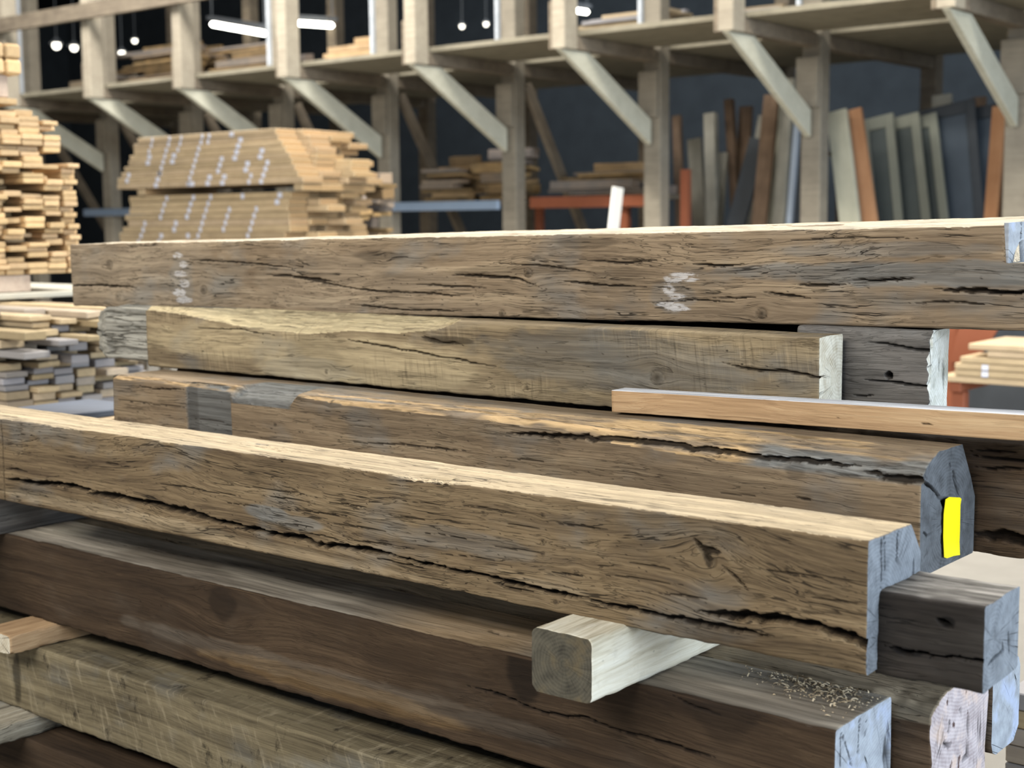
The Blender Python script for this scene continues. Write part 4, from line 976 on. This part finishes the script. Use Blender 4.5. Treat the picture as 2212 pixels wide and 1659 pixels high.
heap(-12.75, -12.05, YM + .2, YM + .6, zd, .6, 22, .9, new_tan, 'bright tan block in the small deck pile right of the second tube', 'blocks in the small tan deck pile', 36, .05, (.05, .07), (.08, .12))
heap(-11.4, -10.2, YM + .3, YM + .9, zd, .16, 8, 1.1, rough_wood, 'low grey plank on the deck near the middle', 'low planks on the middle deck', 37, .04)
heap(-9.3, -6.6, YM + .3, YM + .9, zd, .5, 22, 1.2, new_mix, 'weathered plank on the deck at the upper right of the middle', 'planks on the right-hand deck', 38, .05)
heap(-18.6, -17.3, YM + .3, YM + .9, zd, .5, 18, 1.1, new_mix, 'pale jumbled plank on the deck at the far left', 'planks on the far left deck', 39, .1)

# rough pieces in front of rack, right of the packs
heap(-9.5, -8.72, 8.5, 9.2, 1.665, .78, 52, .75, rough_wood, 'rough tan offcut in the heap right of the chalk-marked packs', 'offcuts right of the packs', 41)
o = box('crate_stand', -9.6, -8.75, 8.45, 9.3, 0, 1.66, rk_brown, .01); tag(o, 'big brown timber stand under the offcuts right of the packs', 'stand')

# ------------------------------------------------------------------ leaning planks and doors
def lean(px0, px1, py0, py1, Y, dy, w, t, mat, label, cat='plank', name='plank', z0=.0):
    """board leaning back against the rack: foot px1, head px0"""
    top_ = hY(px0, py0, Y + dy); bx_ = hY(px1, py1, Y)
    slope = (top_[0] - bx_[0]) / max(.2, top_[2] - bx_[2]); fx_ = bx_[0] - slope * bx_[2]; sy = dy / max(.2, top_[2] - bx_[2]); fy_ = Y - sy * bx_[2]
    o_ = bar(name, (fx_, fy_, z0 + .01), tuple(top_), t, w, mat, (1, 0, 0), .004)
    return tag(o_, label, cat)
pl_grey = plain_wood('plank_grey', (130, 128, 118), (164, 160, 146), .08)
pl_pale = plain_wood('plank_pale', (170, 168, 148), (198, 194, 172), .05)
pl_or = plain_wood('plank_orange', (164, 118, 84), (186, 142, 106), .05)
pl_brown = plain_wood('plank_brown', (92, 76, 62), (130, 108, 88), .08)
pl_blue = flat('plank_white_blue', (176, 190, 208), .6, 10, .08)
pl_dark = flat('panel_dark', (70, 74, 78), .6, 6, .2)
Yl = YM + .45
lean(1808, 1838, 240, 492, Yl - .08, .12, .2, .05, pl_pale, 'wide pale plank leaning right of the brace, left of the orange plank')
lean(1842, 1878, 237, 490, Yl + .05, .1, .18, .045, pl_or, 'orange-brown plank leaning beside the wide pale plank')
lean(1668, 1640, 205, 488, Yl, .1, .16, .05, pl_brown, 'brown plank leaning to the right, leftmost of the bright leaning trio')
lean(1705, 1682, 170, 490, Yl + .1, .1, .12, .05, pl_grey, 'grey-white plank leaning in the middle of the bright trio')
lean(1732, 1705, 150, 490, Yl - .1, .1, .055, .05, pl_blue, 'narrow bluish-white strip leaning against the rack', 'strip', 'strip')
lean(1640, 1590, 300, 488, Yl + .2, .1, .2, .05, pl_dark, 'dark grey panel strip leaning left of the brown plank')
lean(1725, 1730, 260, 488, Yl + .3, .1, .3, .04, pl_dark, 'dark wide panel behind the bluish strip', 'panel', 'panel')
lean(1535, 1540, 245, 470, Yl + .4, .1, .13, .08, pl_grey, 'grey upright plank in the dim bay left of the leaning planks')
lean(1575, 1590, 215, 460, Yl + .8, .1, .09, .08, pl_brown, 'narrow brown plank far back in the dim bay')
lean(2160, 2140, 230, 490, Yl - .1, .1, .12, .05, pl_or, 'tan plank leaning close to the right-hand post')
lean(2180, 2172, 300, 490, Yl, .1, .1, .05, pl_brown, 'brown plank leaning behind the tan one at the right edge')
lean(2192, 2190, 380, 490, Yl - .13, .05, .04, .04, pl_blue, 'thin pale blue strip by the right-hand post', 'strip', 'strip')
# more dim stuff in the two right-hand bays
for (a_, b_, c_, d_, e_, w_, m_, l_) in [(1462, 1470, 250, 480, .35, .1, pl_brown, 'brown plank leaning right behind the orange post'), (1500, 1512, 300, 480, .75, .16, pl_grey, 'dim grey plank leaning between the orange post and the grey upright plank'),
        (1560, 1548, 330, 480, .55, .14, pl_grey, 'short grey plank in front of the dim bay'), (1612, 1600, 230, 470, 1.0, .15, pl_brown, 'brown plank deep behind the dark panel strip'), (1655, 1618, 250, 480, .62, .16, pl_grey, 'grey plank leaning just behind the brown one'),
        (1690, 1668, 185, 480, .85, .1, pl_pale, 'thin pale plank deep between brown and grey-white ones'), (1745, 1738, 180, 480, .75, .16, pl_grey, 'grey plank half hidden by the post with the cleat'),
        (2115, 2110, 210, 480, 1.25, .14, pl_brown, 'brown plank behind the dark doors'), (2035, 2040, 205, 480, 1.2, .2, pl_grey, 'tall grey plank rising behind the left dark door')]:
    lean(a_, b_, c_, d_, Yl + e_, .1, w_, .05, m_, l_)
# panelled doors leaning side by side
def door(px0, px1, py0, py1, Y, w, mat, pmat, label):
    top_ = hY(px0, py0, Y + .15); bt = hY(px1, py1, Y)
    sl = (top_[0] - bt[0]) / (top_[2] - bt[2]); sy = .15 / (top_[2] - bt[2])
    Hh_ = top_[2]; root = empty('old_door', (top_[0] - sl * Hh_, Y + .15 - sy * Hh_, .01)); tag(root, label, 'door')
    mz = Matrix(((1, 0, sl, 0), (0, 1, sy, 0), (0, 0, 1, 0), (0, 0, 0, 1)))
    ez = Vector((sl, sy, 1)).normalized(); ex = Vector((1, 0, 0)); ex = (ex - ez * ex.dot(ez)).normalized(); ey = ez.cross(ex)
    root.matrix_world = Matrix(((ex.x, ey.x, ez.x, root.location.x), (ex.y, ey.y, ez.y, root.location.y), (ex.z, ey.z, ez.z, .02), (0, 0, 0, 1)))
    Hh_ = Hh_ / ez.z - .02
    def b(n, x0, x1, z0, z1, t, m_, y_=0.):
        me = box_me(n, x1 - x0, t, z1 - z0, .004, m_, ((x0 + x1) / 2, y_, (z0 + z1) / 2)); o_ = bpy.data.objects.new(n, me); COL.objects.link(o_); o_.parent = root; return o_
    s_ = .085
    b('stile', 0, s_, 0, Hh_, .04, mat); b('stile', w - s_, w, 0, Hh_, .04, mat)
    for a, c in ((0, .16), (Hh_ * .45, Hh_ * .45 + .14), (Hh_ - .12, Hh_)): b('rail', s_ + .001, w - s_ - .001, a, c, .036, mat)
    b('panel', s_ + .002, w - s_ - .002, .162, Hh_ * .45 - .002, .015, pmat, .004); b('panel', s_ + .002, w - s_ - .002, Hh_ * .45 + .142, Hh_ - .122, .015, pmat, .004)
dm = flat('door_grey_green', (128, 130, 118), .6, 6, .1); dm2 = flat('door_panel_grey', (82, 88, 86), .6, 6, .15); dk = flat('door_dark', (58, 62, 66), .5, 6, .2); dkp = flat('door_blue_glass', (72, 80, 88), .3, 5, .2)
door(1858, 1878, 262, 488, Yl + .38, .34, dm, dm2, 'grey-green panelled door leaning beside the orange plank')
door(1908, 1932, 262, 488, Yl + .52, .36, dm, dm2, 'grey-green panelled door leaning second from the orange plank')
door(1950, 1975, 262, 488, Yl + .66, .34, dm, dm2, 'grey-green panelled door, rightmost of the leaning grey-green doors')
door(1985, 2005, 240, 488, Yl + .8, .55, dk, dkp, 'dark framed door with bluish panels, left of two')
door(2062, 2070, 240, 488, Yl + 1.0, .5, dk, dkp, 'dark framed door with bluish panels nearest the right-hand post')
# odd mouldings on a shelf behind
o = box('shelf_board', -7.0, -4.5, YM + 1.75, YM + 2.25, 2.5, 2.54, rk_brown); tag(o, 'dim wooden shelf behind the leaning doors', 'shelf')
for k, xx in enumerate((-6.9, -4.6)): o = box('shelf_support', xx, xx + .08, YM + 1.8, YM + 2.2, 0, 2.498, rk_brown); tag(o, ['left', 'right'][k] + ' support of the shelf behind the doors', 'support')
heap(-6.6, -5.9, YM + 1.8, YM + 2.2, 2.545, .45, 14, .35, new_mix, 'pale moulding piece on the dim shelf above the leaning doors', 'moulding pieces above the doors', 45, .5, (.04, .08))
heap(-5.7, -4.9, YM + 1.8, YM + 2.2, 2.545, .3, 10, .5, rough_wood, 'brown offcut on the dim shelf above the dark doors', 'offcuts above the dark doors', 46, .4)

# hot sunlit leaning plank
mat_hot = flat('white_painted_plank', (244, 242, 234), .6, 8, .03)
a = hY(1335, 405, 11.6); b = hY(1290, 500, 11.45)
k_ = (b[2]) / (a[2] - b[2]); foot = (b[0] + (b[0] - a[0]) * .35, 11.4, .02)
o = bar('white_plank', (b[0] + .15 * (b[0] - a[0]), 11.42, .02), tuple(a), .03, .16, mat_hot, (0, -1, .2)); tag(o, 'white painted plank blazing in a shaft of sunlight, middle of the rack', 'plank')
sl_ = bpy.data.lights.new('sun_shaft', 'SPOT'); sl_.energy = 2600; sl_.spot_size = math.radians(7); sl_.spot_blend = .4; sl_.shadow_soft_size = .03; sl_.color = (1, .96, .88)
so = bpy.data.objects.new('sun_shaft', sl_); COL.objects.link(so)
tgt = Vector(((a[0] + b[0]) / 2, 11.5, (a[2] + b[2]) / 2)); sp_ = Vector((-5.2, 4.5, 7.2)); so.location = sp_; so.rotation_euler = (tgt - sp_).to_track_quat('-Z', 'Y').to_euler()

# lumber seen through the gap at right
def zat(px, py, Y): return hY(px, py, Y)
Yq = 8.3
xl, xr = hY(2062, 800, Yq)[0], hY(2300, 800, Yq)[0]
zq0 = hY(2150, 832, Yq)[2]; zq1 = hY(2150, 744, Yq)[2]
n = 6; t_ = (zq1 - zq0) / n; q = random.Random(14)
for i in range(n):
    for c in range(2):
        me = bmesh_board(2.3, .3, round(t_ - .004, 3), pack_wood, 'rg')
        o_ = put(me, 'board', (xl + 2.3 + (q.uniform(0, .3) if i > 2 else 0) + (.0 if i else -.1), Yq + .15 + .31 * c, zq0 + (i + .5) * t_)); tag(o_, 'tan board of the pack seen through the gap at the right, under the top timber', 'board', 'boards of the pack in the right-hand gap')
        if c == 0 and i in (1, 2):
            mo_ = box_me('chalk_mark', .04, .0015, t_ * .8, 0, mat_chalk); m_ = bpy.data.objects.new('chalk_mark', mo_); COL.objects.link(m_); m_.parent = o_
            m_.location = (hY(2128, 800, Yq)[0] - o_.location.x, -.153, 0)
ox = hY(2100, 860, Yq + .3)[0]
for k, xx in enumerate((ox, ox + 1.2)):
    pr = empty('rack_post', (xx, Yq + .1, 0)); tag(pr, ['orange steel post with an arm under the tan pack in the right-hand gap', 'orange steel post carrying the same tan pack further right'][k], 'post')
    box('upright', xx - .04, xx + .04, Yq + .07, Yq + .15, 0, zq0 - .062, orange, .006, pr); box('support_arm', xx - .035, xx + .035, Yq + .02, Yq + .62, zq0 - .06, zq0 - .002, orange, .004, pr)
xc = hY(2075, 780, Yq + 1)[0]
pr = empty('rack_post', (xc, Yq + .85, 0)); tag(pr, 'orange steel post with a wide plate behind the pack at the right', 'post')
box('upright', xc - .05, xc + .05, Yq + .81, Yq + .9, 0, zq1 + .3, orange, .006, pr)
bm = bmesh.new(); pp = [(hY(2052, 790, Yq + .78)[0], zq1 - .2), (hY(2085, 700, Yq + .78)[0], zq1 + .22), (hY(2190, 700, Yq + .78)[0], zq1 + .22), (hY(2145, 745, Yq + .78)[0], zq1 - .02), (hY(2105, 800, Yq + .78)[0], zq1 - .2)]
f1 = [bm.verts.new((x_, Yq + .78, z_)) for x_, z_ in pp]; f2 = [bm.verts.new((x_, Yq + .805, z_)) for x_, z_ in pp]
bm.faces.new(f1); bm.faces.new(f2[::-1])
for j in range(5): bm.faces.new((f1[j], f2[j], f2[(j + 1) % 5], f1[(j + 1) % 5]))
bmesh.ops.recalc_face_normals(bm, faces=bm.faces)
for v in bm.verts: v.co -= Vector((xc, Yq + .85, 0))
me = bpy.data.meshes.new('plate'); bm.to_mesh(me); bm.free(); link('plate', me, [orange], pr)
o = box('shade_sheet', xl - .6, xl + 2.6, Yq + 1.2, Yq + 1.26, 0, zq1 + .25, pl_dark, .004); tag(o, 'added dark sheet in place of shade, far behind the pack in the right-hand gap', 'panel')  # added dark sheet standing in for the gloom behind the pack
# small tan boards beyond the stub tenon, lower right
for k in range(5):
    p_ = hY(2190, 1480, 4.0)
    me = bmesh_board(1.2, .3, .05, new_mix, 'lr'); o_ = put(me, 'board', (p_[0] + 1.2, 4.1, p_[2] - .03 - .053 * k)); tag(o_, 'tan board in the low pile at the lower right edge', 'board', 'boards at the lower right edge')
o = box('bearer', p_[0] + .1, p_[0] + 1.1, 3.98, 4.22, 0, p_[2] - .03 - .053 * 4 - .027, rk_brown); tag(o, 'brown base block under the low pile at the lower right edge', 'bearer')

# ------------------------------------------------------------------ lamps
mat_tube = glow('tube_glow', (1, .97, .86), 14); mat_lamp = glow('lamp_glow', (1, .95, .82), 5)
mat_house = flat('lamp_housing', (120, 124, 128), .5)
def tube(a, b, label):
    r_ = empty('fluorescent_lamp', tuple((np.array(a) + np.array(b)) / 2)); tag(r_, label, 'lamp', 'fluorescent lamps behind the rack')
    bar('housing', (a[0], a[1], a[2] + .09), (b[0], b[1], b[2] + .09), .16, .06, mat_house, (0, 0, 1), .004, r_); bar('tube', a, b, .075, .075, mat_tube, (0, 0, 1), .03, r_)
    for e_ in (a, b): bar('hanger', (e_[0], e_[1], e_[2] + .13), (e_[0], e_[1], 7.49), .015, .015, mat_house, (0, 1, 0), .001, r_)
tube(tuple(at(458, 52, 21.5)), tuple(at(572, 72, 19.5)), 'glowing fluorescent tube left of the tall upright at the top left')
tube(tuple(at(645, 50, 21)), tuple(at(718, 55, 20)), 'glowing fluorescent tube just right of the tall upright at the top left')
tube(tuple(at(1240, 22, 24)), tuple(at(1268, 26, 23)), 'small distant tube near the top centre')
def lamp(px, py, z, r_, label):
    p = at(px, py, z); ro = empty('pendant_lamp', tuple(p)); tag(ro, label, 'lamp', 'distant pendant lamps')
    bm = bmesh.new(); bmesh.ops.create_uvsphere(bm, u_segments=16, v_segments=10, radius=r_); me = bpy.data.meshes.new('bulb'); bm.to_mesh(me); bm.free(); link('bulb', me, [mat_lamp], ro)
    bm = bmesh.new(); bmesh.ops.create_cone(bm, cap_ends=False, segments=18, radius1=r_ * 1.7, radius2=r_ * .4, depth=r_ * 1.4)
    for v in bm.verts: v.co.z += r_ * 1.15
    me = bpy.data.meshes.new('shade'); bm.to_mesh(me); bm.free(); link('shade', me, [mat_house], ro)
    me = box_me('cord', .012, .012, 7.49 - p[2] - r_ * 1.8, 0, mat_house, (0, 0, (7.49 - p[2] - r_ * 1.8) / 2 + r_ * 1.8)); c_ = bpy.data.objects.new('cord', me); COL.objects.link(c_); c_.parent = ro
for (a_, b_, c_, d_, l_) in [(122, 98, 24, .09, 'yellowish pendant lamp, leftmost of four distant ones'), (160, 103, 24, .08, 'white pendant lamp, second of four distant ones'), (263, 115, 24, .07, 'white pendant lamp, third and lowest of four distant ones'), (291, 88, 26, .06, 'small yellowish pendant lamp, rightmost of four distant ones'),
                        (998, 57, 22, .05, 'faint pendant lamp left of the middle post above the deck'), (1050, 52, 22, .05, 'faint pendant lamp beside the middle post above the deck')]: lamp(a_, b_, c_, d_ * .75, l_)

# ------------------------------------------------------------------ daylight and added fill
w = bpy.data.worlds.new('world'); SC.world = w; w.use_nodes = True; g = G(w.node_tree); w.node_tree.nodes.clear()
bg = g.n('ShaderNodeBackground'); bg.inputs[0].default_value = (.55, .68, .9, 1); bg.inputs[1].default_value = .45; wo = g.n('ShaderNodeOutputWorld'); g.l(bg.outputs[0], wo.inputs[0])
def area(name, loc, tgt_, sx, sy, e, c):
    l_ = bpy.data.lights.new(name, 'AREA'); l_.shape = 'RECTANGLE'; l_.size = sx; l_.size_y = sy; l_.energy = e; l_.color = c
    o_ = bpy.data.objects.new(name, l_); COL.objects.link(o_); o_.location = loc; o_.rotation_euler = (Vector(tgt_) - Vector(loc)).to_track_quat('-Z', 'Y').to_euler(); return o_
area('doorway_daylight', (8.8, 3.2, 3.4), (-4, 6, 1.5), 8, 5.5, 2000, (.74, .86, 1.))
area('front_fill', (-4.0, -4.6, 6.3), (-4, 3.5, 1.), 9, 2.2, 1050, (1., .96, .9))  # added fill lamp for the front faces, no opening there
area('roof_light', (-3.5, 6.5, 7.4), (-3.2, 4.5, 0), 6, 3, 1850, (1., .95, .87))
area('fill_far', (-12, 8.5, 7.4), (-12, 9.5, 0), 9, 2., 1500, (1., .98, .95))  # added fill lamp lifting the dim background
area('fill_rear', (-11, 18.5, 7.4), (-11, 20.5, 2), 16, 2.5, 450, (.86, .93, 1.))  # added fill lamp to lighten the back wall
SC.view_settings.view_transform = 'Standard'; SC.view_settings.look = 'None'; SC.view_settings.exposure = 0.; SC.view_settings.gamma = 1.; SC.view_settings.use_curve_mapping = False
